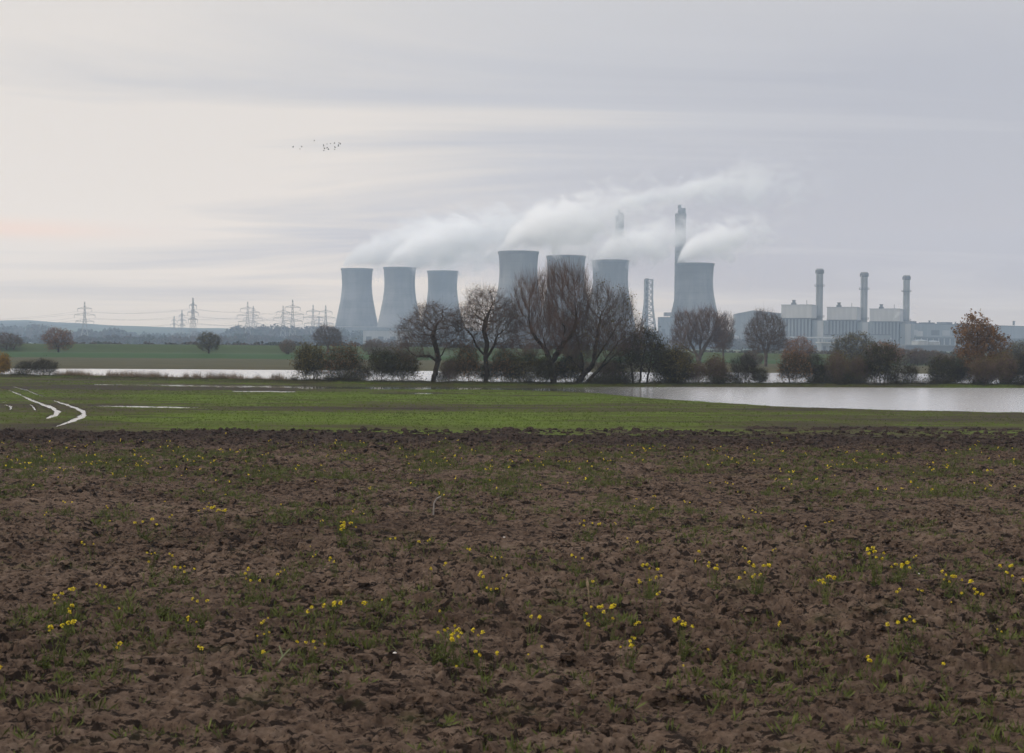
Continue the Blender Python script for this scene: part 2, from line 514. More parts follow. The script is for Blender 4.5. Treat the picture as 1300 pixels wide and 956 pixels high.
def crop_h(X, Y, full=False):
    X = np.asarray(X, float); Y = np.asarray(Y, float)
    n = fbm(X / 2.2, Y / 2.2, 5, 4); n2 = fbm(X / .5, Y / .5, 15, 2)
    h = .075 + .035 * n + .022 * n2
    px, py = project(X, Y, np.zeros_like(X))
    dep = np.zeros_like(X)
    for pl, wd in PUD:
        for i in range(len(pl) - 1):
            (x0, y0), (x1, y1) = pl[i], pl[i + 1]
            k = .55                                   # x counts less than y: the water lies flat
            ax, ay, bx, by = x0 * k, y0, x1 * k, y1
            t = np.clip(((px * k - ax) * (bx - ax) + (py - ay) * (by - ay)) / ((bx - ax) ** 2 + (by - ay) ** 2 + 1e-9), 0, 1)
            dd = np.hypot(px * k - ax - t * (bx - ax), py - ay - t * (by - ay))
            w = (wd[i] + t * (wd[i + 1] - wd[i])) * (.72 + .6 * n + .35 * n2)
            dep = np.maximum(dep, 1 - sstep(.55, 1.5, dd / (w + .25)))
    h = h - dep * (.125 + .09 * n2 + .05 * n)
    hy = hedge_Y(X); ny = pond_Y(X) + 2.2 * fbm(X / 6, Y / 40, 25, 3)
    left = sstep(372, 400, px)                        # the pond proper starts here
    ins = sstep(-1.5, 4.0, Y - ny) * sstep(hy - 1.5, hy - 5.0, Y)
    h = h - ins * left * (.26 + .02 * n)
    # hedge bank
    bank = sstep(hy - 5.0, hy - 1.0, Y) * (1 - sstep(hy + 3, hy + 8, Y))
    h = h + bank * (.22 + .10 * n + .05 * n2)
    h = h - sstep(hy + 4, hy + 12, Y) * .9
    return h


ys = np.concatenate([np.arange(76, 130, .30), np.arange(130, 215, .5)]); NC = 900
X = np.linspace(-1, 1, NC)[None, :] * (ys[:, None] * .42 + 26); Y = np.repeat(ys[:, None], NC, 1)
Z = crop_h(X, Y)
cm_ = np_mesh('crop_field', np.stack([X, Y, Z], -1).reshape(-1, 3), [grid_faces(len(ys), NC)], [])


def crop_green(X, Y):
    px, py = project(X, Y, np.zeros_like(X))
    n = fbm(X / 9, Y / 2.2, 77, 4)
    g = .55 + .55 * n
    strip = np.exp(-((py - 517 - .004 * px) / 4.0) ** 2) * -.35 + np.exp(-((py - 507) / 5) ** 2) * .30 + np.exp(-((py - 531) / 7) ** 2) * .35
    mid = np.exp(-((px - 560) / 260.0) ** 2)
    g = g + strip * (.35 + .75 * mid) - .30 * (1 - mid) * sstep(850, 1000, px) * .6 - .12 * sstep(260, 40, px)
    g = g - .45 * np.exp(-((py - 494) / 3.5) ** 2) * sstep(500, 350, px) + .25 * np.exp(-((py - 500) / 6) ** 2) * sstep(110, 30, px)
    hy = hedge_Y(X)
    g = np.where(Y > hy - 5, .42 + .4 * n, g)
    return np.clip(g, 0, 1)


at_ = cm_.attributes.new('crop', 'FLOAT', 'POINT'); at_.data.foreach_set('value', crop_green(X, Y).ravel().astype(np.float32))
m, nt, b = new_mat('crop ground'); b.inputs['Roughness'].default_value = .85; b.inputs['Specular IOR Level'].default_value = .06
a_ = nd(nt, 'ShaderNodeAttribute', attribute_name='crop'); tc = nd(nt, 'ShaderNodeTexCoord'); pos = tc.outputs['Object']
n1 = noise_out(nt, pos, 1.2, 6, .65, stretch=(.5, 1, 1)); n2 = noise_out(nt, pos, .09, 3, .5)
f = mth(nt, 'ADD', a_.outputs['Fac'], mth(nt, 'MULTIPLY', mth(nt, 'SUBTRACT', n1, .5), .9))
c = ramp(nt, f, [(.12, (.030, .023, .016)), (.38, (.044, .040, .014)), (.60, (.052, .070, .008)), (.9, (.070, .104, .011))])
sep = nd(nt, 'ShaderNodeSeparateXYZ'); nt.links.new(pos, sep.inputs[0])
wet = nd(nt, 'ShaderNodeMapRange'); wet.inputs[1].default_value = .045; wet.inputs[2].default_value = .0; nt.links.new(sep.outputs[2], wet.inputs[0])
c = mixc(nt, mth(nt, 'MULTIPLY', wet.outputs[0], .8), c, (.026, .02, .016))
nt.links.new(c, b.inputs['Base Color'])
bp = nd(nt, 'ShaderNodeBump'); bp.inputs['Strength'].default_value = .5; bp.inputs['Distance'].default_value = .06
nt.links.new(noise_out(nt, pos, 7, 5, .7), bp.inputs['Height']); nt.links.new(bp.outputs[0], b.inputs['Normal'])
cm_.materials.append(m)
link('crop_field', cm_, kind='structure')

# seedlings of the crop: blades in tufts
rng = np.random.default_rng(5)
NT = 90000
Yt = np.sqrt(rng.uniform(78.0 ** 2, 172.0 ** 2, NT)); Xt = rng.uniform(-1, 1, NT) * (Yt * .39 + 3)
ht = crop_h(Xt, Yt); gt = crop_green(Xt, Yt)
keep = (ht > .03) & (Yt < hedge_Y(Xt) - 1) & (Yt > edge_Y(Xt) + .2) & (rng.uniform(0, 1, NT) < .12 + .95 * gt)
Xt, Yt, ht, gt = Xt[keep], Yt[keep], ht[keep], gt[keep]
B = np.stack([Xt, Yt, ht - .01], 1); B = np.repeat(B, 3, 0); n = len(B)
D = unit(np.stack([rng.normal(0, .55, n), rng.normal(0, .55, n), np.ones(n)], 1)); L = rng.uniform(.05, .13, n)
w = np.stack([rng.normal(0, 1, n), rng.normal(0, .4, n), np.zeros(n)], 1); w = unit(w) * .016
B = B + np.stack([rng.normal(0, .07, n), rng.normal(0, .07, n), np.zeros(n)], 1)
V = np.stack([B - w, B + w, B + D * L[:, None]], 1).reshape(-1, 3)
MAT['crop'] = simple('crop blades', (.084, .132, .010), (.052, .070, .012), .12, .7, spec=.06, lo=.4, hi=.6)
link('crop_seedlings', np_mesh('crop_seedlings', V, [np.arange(n * 3).reshape(-1, 3)], [MAT['crop']], smooth=False), kind='stuff',
     label='short green rows of young crop on the wet field', category='crop')

# ---- water ----------------------------------------------------------------
m, nt, b = new_mat('flood water')
b.inputs['IOR'].default_value = 2.3
b.inputs['Specular IOR Level'].default_value = .5
tc = nd(nt, 'ShaderNodeTexCoord'); pos = tc.outputs['Object']
wn = mth(nt, 'ADD', noise_out(nt, pos, 1.6, 4, .6, stretch=(.5, 1.3, 1)), mth(nt, 'MULTIPLY', noise_out(nt, pos, .10, 3, .5), 1.0))
bp = nd(nt, 'ShaderNodeBump'); bp.inputs['Distance'].default_value = .07
calm = nd(nt, 'ShaderNodeMapRange'); calm.inputs[1].default_value = 4; calm.inputs[2].default_value = 20; calm.inputs[3].default_value = .05; calm.inputs[4].default_value = .8
sep = nd(nt, 'ShaderNodeSeparateXYZ'); nt.links.new(pos, sep.inputs[0]); nt.links.new(sep.outputs[0], calm.inputs[0])
bk = nd(nt, 'ShaderNodeMapRange'); bk.inputs[1].default_value = 172; bk.inputs[2].default_value = 186; bk.inputs[3].default_value = 0; bk.inputs[4].default_value = .8; nt.links.new(sep.outputs[1], bk.inputs[0])
ruf = mth(nt, 'MAXIMUM', calm.outputs[0], bk.outputs[0])
nt.links.new(ruf, bp.inputs['Strength'])
nt.links.new(mth(nt, 'MULTIPLY_ADD', ruf, .18, .04), b.inputs['Roughness'])
nt.links.new(mixc(nt, ruf, (.045, .040, .033), (.50, .505, .52)), b.inputs['Base Color'])
nt.links.new(wn, bp.inputs['Height']); nt.links.new(bp.outputs[0], b.inputs['Normal'])
V = [(-140, 76, 0), (140, 76, 0), (170, 290, 0), (-170, 290, 0)]
link('flood_water', np_mesh('flood_water', V, [np.array([[0, 1, 2, 3]])], [m]), kind='structure')

# ---- stubble, flood bank ----------------------------------------------------
crest_off = 42.0
crest_px = [(-700, 434), (0, 436), (300, 438), (600, 441.5), (900, 447.5), (1300, 453.5), (2000, 463)]


def strip_mesh(name, mats, rows, X):
    """rows: list of (Y array, Z array)"""
    V = np.stack([np.stack([X, y, z], -1) for y, z in rows])
    return np_mesh(name, V.reshape(-1, 3), [grid_faces(len(rows), len(X))], mats)


XS = np.arange(-230, 231, 1.0)
fs, sy = farshore_Y(XS), stub_Y(XS)
wob = 1.5 * fbm(XS / 9, XS * 0, 91, 3)
MAT['stubble'] = simple('stubble', (.070, .060, .030), (.040, .042, .018), .22, .9, stretch=(.35, 1.6, 1), detail=8, spec=.06)
rows = []
for t in np.linspace(0, 1, 26):
    y = fs - 2 + wob * (1 - t) + (sy - fs + 3) * t
    rows.append((y, -.12 + .45 * sstep(-.02, .12, np.full_like(XS, t)) + .10 * fbm(XS / 5, y / 3, 95, 3) * (t > .05)))
link('stubble_field', strip_mesh('stubble_field', [MAT['stubble']], rows, XS), kind='structure')
cY = sy + crest_off
pxc, _ = project(XS, cY, np.full_like(XS, 2.5))
cy_ = np.interp(pxc, [p[0] for p in crest_px], [p[1] for p in crest_px])
cZ = np.array([at(a, c_, d)[2] for a, c_, d in zip(pxc, cy_, cY)])
crest = lambda X: np.interp(X, XS, cZ)


def bank_h(X, Y):
    s = stub_Y(X); t = (Y - s) / crest_off
    c_ = crest(X)
    up = c_ * (.40 * sstep(-.02, .30, t) + .60 * sstep(.5, 1.0, t))
    return .2 + (up - .2) * 1.0 - sstep(1.08, 1.9, t) * (c_ + .8)


rows = []
for t in np.linspace(-.05, 1.95, 60):
    y = sy + crest_off * t
    rows.append((y, bank_h(XS, y) + .07 * fbm(XS / 4, y / 4, 97, 3)))
m, nt, b = new_mat('bank grass'); b.inputs['Roughness'].default_value = .9; b.inputs['Specular IOR Level'].default_value = .2
tc = nd(nt, 'ShaderNodeTexCoord'); pos = tc.outputs['Object']
n1 = noise_out(nt, pos, .35, 7, .65, stretch=(.35, 1, 1)); n2 = noise_out(nt, pos, .03, 3, .5)
c = ramp(nt, mth(nt, 'ADD', mth(nt, 'MULTIPLY', n1, .6), mth(nt, 'MULTIPLY', n2, .4)), [(.35, (.016, .027, .005)), (.5, (.023, .044, .006)), (.68, (.033, .042, .008))])
nt.links.new(c, b.inputs['Base Color'])
at2 = nd(nt, 'ShaderNodeAttribute', attribute_name='berm')
c = mixc(nt, mth(nt, 'MULTIPLY', at2.outputs['Fac'], .75), c, (.014, .050, .006)); nt.links.new(c, b.inputs['Base Color'])
bkm = strip_mesh('flood_bank', [m], rows, XS)
tt_ = np.repeat(np.linspace(-.05, 1.95, 60)[:, None], len(XS), 1)
bk_a = bkm.attributes.new('berm', 'FLOAT', 'POINT'); bk_a.data.foreach_set('value', (sstep(-.05, .02, tt_) * (1 - sstep(.36, .46, tt_))).ravel().astype(np.float32))
link('flood_bank', bkm, kind='structure')
MAT['bank'] = m

# ---- base ground and hills --------------------------------------------------
ysg = np.concatenate([np.arange(2, 420, 22), np.geomspace(430, 4200, 70)]); NC = 90
X = np.linspace(-1, 1, NC)[None, :] * np.minimum(ysg[:, None] * .55 + 260, 2300); Y = np.repeat(ysg[:, None], NC, 1)
Z = np.where(Y < 420, -1.0, -.6) + .3 * fbm(X / 90, Y / 90, 33, 3)
m, nt, b = new_mat('ground'); b.inputs['Roughness'].default_value = .95; b.inputs['Specular IOR Level'].default_value = .1
tc = nd(nt, 'ShaderNodeTexCoord'); pos = tc.outputs['Object']
n1 = noise_out(nt, pos, .006, 5, .6, stretch=(.5, 1.2, 1)); n2 = noise_out(nt, pos, .05, 4, .6)
c = ramp(nt, mth(nt, 'ADD', mth(nt, 'MULTIPLY', n1, .7), mth(nt, 'MULTIPLY', n2, .3)), [(.38, (.05, .05, .028)), (.5, (.07, .09, .03)), (.6, (.10, .085, .055))])
nt.links.new(c, b.inputs['Base Color'])
link('ground', np_mesh('ground', np.stack([X, Y, Z], -1).reshape(-1, 3), [grid_faces(len(ysg), NC)], [m]), kind='structure')

ysh = np.linspace(2300, 4200, 70); xsh = np.linspace(-2200, 2200, 360)
X, Y = np.meshgrid(xsh, ysh)
px, _ = project(X, Y, np.full_like(X, 40.0))
top_y = np.interp(px, [-300, 0, 40, 80, 130, 200, 300, 420, 650, 900, 1100, 1300, 1700], [405, 407, 408, 409.5, 412, 414, 416.5, 418.5, 421, 423, 424, 425, 424])
hz = (430.5 + .0069 * px - top_y) / F * 3600 + 5
Z = -2 + hz * (sstep(2300, 3600, Y) * .96 + .04 * sstep(2300, 2600, Y)) * (1 - .5 * sstep(3700, 4200, Y)) * (1 + .10 * fbm(X / 420, Y / 420, 71, 3)) + 4 * np.maximum(fbm(X / 90, Y / 120, 73, 4), 0)
m, nt, b = new_mat('hills'); b.inputs['Roughness'].default_value = .95; b.inputs['Specular IOR Level'].default_value = .1
tc = nd(nt, 'ShaderNodeTexCoord'); pos = tc.outputs['Object']
n1 = noise_out(nt, pos, .0035, 6, .65, stretch=(.8, 1.2, 1)); vr = nd(nt, 'ShaderNodeTexVoronoi'); vr.inputs['Scale'].default_value = .0028; nt.links.new(pos, vr.inputs['Vector'])
sepc = nd(nt, 'ShaderNodeSeparateColor'); nt.links.new(vr.outputs['Color'], sepc.inputs[0])
c = ramp(nt, sepc.outputs[0], [(.2, (.035, .045, .02)), (.5, (.06, .065, .03)), (.75, (.10, .08, .055)), (.95, (.05, .07, .025))])
wd = nd(nt, 'ShaderNodeMapRange'); wd.inputs[1].default_value = .47; wd.inputs[2].default_value = .52; nt.links.new(n1, wd.inputs[0])
c = mixc(nt, wd.outputs[0], c, (.015, .017, .011))
nt.links.new(c, b.inputs['Base Color'])
link('hills', np_mesh('hills', np.stack([X, Y, Z], -1).reshape(-1, 3), [grid_faces(len(ysh), len(xsh))], [m]), kind='structure')


# ------------------------------------------------------------------ power station
def concrete(name, c1, c2):
    m, nt, b = new_mat(name); b.inputs['Roughness'].default_value = .9; b.inputs['Specular IOR Level'].default_value = .2
    tc = nd(nt, 'ShaderNodeTexCoord'); pos = tc.outputs['Object']
    oi = nd(nt, 'ShaderNodeObjectInfo')
    va = nd(nt, 'ShaderNodeVectorMath', operation='ADD'); nt.links.new(pos, va.inputs[0])
    sc = nd(nt, 'ShaderNodeVectorMath', operation='SCALE'); sc.inputs[3].default_value = 900
    cx = nd(nt, 'ShaderNodeCombineXYZ'); nt.links.new(oi.outputs['Random'], cx.inputs[0]); nt.links.new(cx.outputs[0], sc.inputs[0]); nt.links.new(sc.outputs[0], va.inputs[1])
    p = va.outputs[0]
    n1 = noise_out(nt, p, .09, 5, .6, stretch=(1, 1, .12))       # vertical rain streaks
    n2 = noise_out(nt, p, .03, 4, .55, stretch=(.5, .5, 1.6))      # casting lifts
    n3 = noise_out(nt, p, .022, 3, .5)
    sep = nd(nt, 'ShaderNodeSeparateXYZ'); nt.links.new(pos, sep.inputs[0])
    lift = mth(nt, 'FRACT', mth(nt, 'MULTIPLY', sep.outputs[2], 1 / 9.0))
    seam = mth(nt, 'LESS_THAN', lift, .12)
    f = mth(nt, 'ADD', mth(nt, 'MULTIPLY', n1, .4), mth(nt, 'ADD', mth(nt, 'MULTIPLY', n2, .35), mth(nt, 'MULTIPLY', n3, .35)))
    f = mth(nt, 'SUBTRACT', f, mth(nt, 'MULTIPLY', seam, .03))
    c = ramp(nt, f, [(.42, c2), (.62, c1)])
    # soot-dark stain that hangs from the rim, with a ragged lower edge
    st = nd(nt, 'ShaderNodeMapRange'); st.inputs[1].default_value = 76; st.inputs[2].default_value = 108
    nt.links.new(mth(nt, 'MULTIPLY_ADD', mth(nt, 'SUBTRACT', n3, .5), 150, sep.outputs[2]), st.inputs[0])
    c = mixc(nt, mth(nt, 'MULTIPLY', st.outputs[0], .6), c, tuple(v * .45 for v in c2))
    nt.links.new(c, b.inputs['Base Color'])
    return m


MAT['concrete'] = concrete('tower concrete', (.20, .195, .192), (.075, .075, .074))
MAT['rim'] = simple('dark rim concrete', (.12, .12, .118), (.08, .08, .08), .3, .9)
MAT['steel_dark'] = simple('dark steel', (.10, .105, .11), (.07, .072, .078), .3, .6)
MAT['steel'] = simple('galvanised steel', (.27, .275, .28), (.20, .205, .21), .3, .55)
MAT['clad_white'] = simple('white cladding', (.40, .40, .395), (.33, .33, .33), .05, .6, stretch=(6, 6, .4))
MAT['clad_pale'] = simple('pale grey cladding', (.34, .345, .35), (.27, .28, .285), .05, .6, stretch=(5, 5, .4))
MAT['clad_blue'] = simple('blue grey cladding', (.20, .22, .24), (.15, .17, .19), .05, .6, stretch=(5, 5, .4))
MAT['clad_dark'] = simple('dark grey cladding', (.085, .09, .10), (.06, .064, .072), .05, .6)
MAT['stack'] = simple('stack steel', (.26, .265, .27), (.20, .205, .21), .06, .55, stretch=(2, 2, .3))
MAT['chim'] = simple('chimney concrete', (.15, .15, .15), (.105, .105, .107), .05, .9, stretch=(2, 2, .25))
MAT['pond_wall'] = simple('pale concrete wall', (.40, .39, .37), (.31, .305, .295), .1, .9)

HT = 112.0
prof_t = [0, .04, .12, .23, .35, .457, .63, .81, 1.0]
prof_r = [1.0, .985, .955, .94, .972, 1.04, 1.19, 1.36, 1.52]
RT = 27.5
tw = MB()
zz = np.linspace(1, 0, 60)
rr = np.interp(zz, prof_t, prof_r)
for _ in range(3): rr[1:-1] = (rr[:-2] + 2 * rr[1:-1] + rr[2:]) / 4
tw.lathe([(RT * r, 9 + (HT - 9) * (1 - t)) for t, r in zip(zz, rr)] + [(RT * .965, HT)] + [(RT * (rr[-1 - k] - .035), HT - (HT - 9) * zz[-1 - k]) for k in range(1, 14)], 96)
shell_mesh = tw.mesh('tower_shell', MAT['concrete'], True)
tw = MB(); tw.lathe([(RT * 1.0, HT - 2.2), (RT * 1.028, HT - 2.0), (RT * 1.03, HT + .4), (RT * .96, HT + .4), (RT * .958, HT - 1)], 96)
rim_mesh = tw.mesh('tower_rim', MAT['rim'], False)
tw = MB()
for k in range(40):
    a0 = 2 * math.pi * k / 40; rb = RT * 1.60; rt_ = RT * 1.51
    for s in (-1, 1):
        a1 = a0 + s * math.pi / 40
        tw.bar((rb * math.cos(a0), rb * math.sin(a0), 0), (rt_ * math.cos(a1), rt_ * math.sin(a1), 9.5), .55, .5)
leg_mesh = tw.mesh('tower_columns', MAT['concrete'])
TOWERS = [  # left px, right px, rim px y, label
    (433.2, 473.2, 341.5, 'concrete cooling tower furthest left in the row, standing before a white pond wall'),
    (487.0, 528.0, 340.0, 'concrete cooling tower second from the left, with a thick white plume streaming right'),
    (542.5, 581.5, 344.5, 'smallest concrete cooling tower of the left trio, its left rim blurred by steam'),
    (632.8, 683.8, 320.0, 'tallest broad concrete cooling tower rising behind the bare hedgerow trees'),
    (694.0, 743.5, 325.5, 'cooling tower mostly hidden by the big bare willow, rim wrapped in steam'),
    (751.6, 798.6, 331.0, 'concrete cooling tower right of the big willow, dark stain below its rim'),
    (857.7, 906.5, 335.0, 'concrete cooling tower standing furthest right, in front of the dark chimney'),
]
TW = []
for (x0, x1, yt, lab) in TOWERS:
    d = 2 * RT * F / (x1 - x0); p = at((x0 + x1) / 2, yt, d)
    o = thing('cooling_tower', lab, 'cooling tower', (p[0], p[1], 0), 0, 'cooling towers of the power station')
    o.scale = (1, 1, p[2] / HT)
    link('shell', shell_mesh, o); link('rim', rim_mesh, o); link('column_ring', leg_mesh, o)
    TW.append((p, d))

# two tall chimneys
for (x0, x1, yt, ytip, d, lab) in [(857.3, 871.0, 271, 262.5, 2150, 'tall dark concrete chimney with flue tips, behind the last cooling tower'),
                                   (781.5, 792.0, 273.5, 268.5, 2400, 'tall chimney almost swallowed by white steam, only its dark top showing')]:
    p = at((x0 + x1) / 2, yt, d); w = (x1 - x0) / F * d / 2; zt = p[2]; tip = at(x0, ytip, d)[2]
    o = thing('chimney', lab, 'chimney', (p[0], p[1], 0), 0, 'tall chimneys of the coal plant')
    b_ = MB(); b_.lathe([(w * 1.12, 0), (w * 1.03, zt * .5), (w, zt - 9), (w, zt)], 40, True)
    b_.build('windshield', MAT['chim'], o, smooth=False)
    b_ = MB(); b_.lathe([(w + .02, zt - 4), (w + .6, zt - 4), (w + .6, zt - .5), (w + .02, zt - .5)], 40); b_.build('top_ring', MAT['steel_dark'], o)
    for k in range(3):
        a = 2.3 + k * 2.1
        b_ = MB(); b_.lathe([(w * .30, 0), (w * .30, tip - zt + (3 if k == 0 else -2)), (w * .22, tip - zt + (3 if k == 0 else -2))], 16, True)
        b_.build('flue', MAT['steel_dark'], o, (w * .5 * math.cos(a) + .15 * w, w * .5 * math.sin(a), zt + .003))

# lattice framed vent stack
d = 1950; p0 = at(823.5, 355, d); base = at(825.5, 437, d); s = d / F
o = thing('lattice_stack', 'slim lattice steel tower holding a dark flue, left of the last cooling tower', 'lattice tower', (p0[0], p0[1], 0))
zt = p0[2]; b_ = MB(); q = 5.2
hw = lambda z: 5.2 + 9.0 * max(0, 1 - z / (zt * .72)) ** 1.4
for sx in (-1, 1):
    for sy_ in (-1, 1):
        zs = np.linspace(0, zt, 12)
        for z0, z1 in zip(zs[:-1], zs[1:]):
            b_.bar((sx * hw(z0), sy_ * hw(z0), z0), (sx * hw(z1), sy_ * hw(z1), z1), .75)
zs = np.linspace(0, zt, 12)
for z0, z1 in zip(zs[:-1], zs[1:]):
    a, c_ = hw(z0), hw(z1)
    for e in (-1, 1):
        b_.bar((-a, e * a, z0), (c_, e * c_, z1), .38); b_.bar((a, e * a, z0), (-c_, e * c_, z1), .38)
        b_.bar((e * a, -a, z0), (e * c_, c_, z1), .38); b_.bar((e * a, a, z0), (e * c_, -c_, z1), .38)
        b_.bar((-c_, e * c_, z1), (c_, e * c_, z1), .5); b_.bar((e * c_, -c_, z1), (e * c_, c_, z1), .5)
b_.build('lattice_frame', MAT['steel'], o)
b_ = MB(); b_.lathe([(2.6, 0), (2.6, zt + 1.5), (2.1, zt + 1.5)], 20, True); b_.build('flue', MAT['steel_dark'], o, (-2.6, 0, 0))
b_ = MB(); b_.box(-6, 6, -6, 6, zt - .5, zt + .1); b_.build('platform', MAT['steel_dark'], o)

# ---- gas plant: three power blocks, each with its stack
def power_block(px0, pxf, pxs, ytop, ymid, d, label):
    """front from px0 to pxf; right side from pxf to pxs"""
    c0 = at(px0, ymid, d); zt = at(px0, ytop, d)[2]; zm = at(px0, ymid, d)[2]; s = d / F
    th = R(-21); fw = (pxf - px0) * s / math.cos(th + R(9)) ; sd = (pxs - pxf) * s / .16
    o = thing('power_block', label, 'industrial building', (c0[0], c0[1], 0), th, 'power blocks of the gas plant')
    b_ = MB(); b_.box(0, fw, 0, sd, zm, zt); b_.build('upper_block', MAT['clad_white'], o)
    b_ = MB(); b_.box(-.4, fw + .4, -.4, sd + .4, zt, zt + .7); b_.build('roof', MAT['clad_pale'], o)
    b_ = MB(); b_.box(1.2, fw - .6, 1.2, sd - 1, 0, zm - 1.2); b_.build('lower_block', MAT['clad_dark'], o)
    b_ = MB(); b_.box(-.3, fw + .3, -.3, sd + .3, zm - 1.2, zm - .004); b_.build('ledge', MAT['steel_dark'], o)
    for k in range(8):
        x = fw * (.14 + .80 * k / 7)
        b_ = MB(); b_.box(x - .95, x + .95, .2, 1.197, 0, zm - 1.22); b_.build('pilaster', MAT['clad_blue'], o)
    b_ = MB(); b_.box(fw * .26, fw * .40, sd * .3, sd * .5, zt + .7, zt + 3.0); b_.lathe([(1.7, zt + 3), (1.7, zt + 5.4), (2.2, zt + 5.4), (2.2, zt + 6)], 14, True, fw * .33, sd * .4)
    b_.build('roof_vent', MAT['steel_dark'], o)
    b_ = MB(); b_.bar((fw * .78, sd * .3, zt + .7), (fw * .78, sd * .3, zt + 5.5), .28); b_.build('mast', MAT['steel_dark'], o)
    # lower annexe running back under the stack
    b_ = MB(); b_.box(fw + .45, fw + .45 + 13, 3, sd * .7, 0, zm - 2.5); b_.build('annexe', MAT['clad_blue'], o)
    b_ = MB(); b_.box(fw + 6, fw + 12, 2.2, 2.997, 0, zm - 3); b_.build('annexe_panel', MAT['clad_pale'], o)
    return o


def gas_stack(px0, px1, ytop, yring, d, label):
    w = (px1 - px0) / 2 / F * d; p = at((px0 + px1) / 2, ytop, d); zt = p[2]; zr = at(px0, yring, d)[2]
    o = thing('gas_stack', label, 'chimney stack', (p[0], p[1], 0), R(40), 'steel stacks of the gas plant')
    b_ = MB(); b_.lathe([(w * .98, 0), (w * .98, zt), (w * .8, zt), (w * .8, zt - 5)], 28); b_.build('shaft', MAT['stack'], o, smooth=False)
    b_ = MB(); b_.lathe([(w + .02, zt - 5.4), (w * 1.22, zt - 4.8), (w * 1.22, zt - 1.6), (w + .02, zt - 1.0)], 28); b_.build('crown', MAT['steel_dark'], o)
    for z in (zr, zr - 33):
        b_ = MB(); b_.lathe([(w + .02, z - .5), (w * 1.42, z - .5), (w * 1.42, z + .1), (w + .02, z + .1)], 28)
        for k in range(14):
            a = 2 * math.pi * k / 14; b_.bar((w * 1.40 * math.cos(a), w * 1.40 * math.sin(a), z + .1), (w * 1.40 * math.cos(a), w * 1.40 * math.sin(a), z + 1.3), .12)
        b_.lathe([(w * 1.40, z + 1.2), (w * 1.43, z + 1.2), (w * 1.43, z + 1.4), (w * 1.40, z + 1.4)], 28)
        b_.build('platform', MAT['steel_dark'], o)
    b_ = MB(); b_.box(-w - 1.5, -w - .8, -.45, .45, 8, zt - 4)
    for z in np.arange(10, zt - 5, 6): b_.box(-w - 1.9, -w + .1, -.8, .8, z, z + .35)
    b_.build('ladder', MAT['steel'], o)
    return o


power_block(991.8, 1029, 1036.5, 387.5, 403.5, 1500, 'white topped power block beside the leftmost steel stack')
power_block(1049.8, 1086, 1093.5, 390.5, 405.8, 1555, 'white topped power block between the first and second steel stacks')
power_block(1104, 1140, 1147.5, 392.5, 407.8, 1610, 'white topped power block with a wisp of steam drifting across it')
gas_stack(1036.2, 1045.2, 341.2, 363, 1525, 'tallest looking steel stack with platforms, leftmost of the three')
gas_stack(1092.8, 1101.8, 345.5, 367, 1580, 'steel stack with dark crown, middle one of the three')
gas_stack(1146.8, 1155.3, 349.5, 370, 1640, 'steel stack with dark crown, rightmost, partly veiled by steam')

# left hall with a shallow gabled roof
d = 1640; s = d / F; p = at(933.5, 398.5, d); zt = p[2]; W = 62 * s
o = thing('gabled_hall', 'wide blue grey hall with a shallow gabled roof behind a bare tree', 'industrial building', (p[0], p[1], 0), R(-6))
b_ = MB(); b_.box(0, W, 0, 45, 0, zt); b_.build('wall', MAT['clad_blue'], o)
b_ = MB(); e = 4.2
V = [(-.5, -.5, zt), (W * .36, -.5, zt + e), (W + .5, -.5, zt + .6), (-.5, 45.5, zt), (W * .36, 45.5, zt + e), (W + .5, 45.5, zt + .6), (-.5, -.5, zt + .003), (W + .5, -.5, zt + .003), (-.5, 45.5, zt + .003), (W + .5, 45.5, zt + .003)]
b_.add(V, [(0, 3, 4, 1), (1, 4, 5, 2)], [(0, 1, 2), (3, 5, 4)]); b_.build('roof', MAT['clad_blue'], o)
for k in range(3):
    x = W * (.2 + .27 * k); b_ = MB(); b_.box(x, x + 7, -.25, -.003, 2, 9); b_.build('shutter_door', MAT['clad_dark'], o)

# long turbine hall on the right
d = 1690; s = d / F; p = at(1128, 410, d); zt = p[2]; pr = at(1330, 416.5, 1980)
L = math.hypot(pr[0] - p[0], pr[1] - p[1]); th = math.atan2(pr[1] - p[1], pr[0] - p[0])
o = thing('turbine_hall', 'very long blue grey turbine hall with banded windows behind the rust coloured tree', 'industrial building', (p[0], p[1], 0), th)
zb = at(1128, 427.5, d)[2]
b_ = MB(); b_.box(0, L, 0, 40, zb, zt); b_.build('upper_wall', MAT['clad_blue'], o)
b_ = MB(); b_.box(-.5, L + .5, -.5, 40.5, zt, zt + .8); b_.build('roof', MAT['clad_dark'], o)
b_ = MB(); b_.box(1, L, 1.5, 40, 0, zb); b_.build('lower_wall', MAT['clad_dark'], o)
b_ = MB(); b_.box(-.3, L, -.8, 1.4, zb - 1.2, zb + .5); b_.build('ledge', MAT['steel_dark'], o)
for x0, x1 in ((3, 18), (64, 79)):
    b_ = MB(); b_.box(x0, x1, -.3, -.003, zb + 1.2, zb + 7.5); b_.build('pale_panel', MAT['clad_white'], o)
for k in range(9):
    x = 22 + k * 26
    if abs(x - 74) < 16: continue
    b_ = MB(); b_.box(x, x + 19, -.25, -.003, zb + 2.5, zb + 9)
    f_ = b_.build('window_band', MAT['clad_pale'] if k % 3 == 1 else MAT['clad_dark'], o)
for k in range(17):
    x = 6 + k * 14; b_ = MB(); b_.box(x, x + 2.2, .4, 1.497, 0, zb - 1.22); b_.build('column', MAT['clad_pale'], o)
for k in range(5):
    x = 20 + 44 * k; b_ = MB(); b_.box(x, x + 14, 8, 22, zt + .8, zt + 2.4 + (k % 2)); b_.build('roof_vent', MAT['clad_dark'], o)

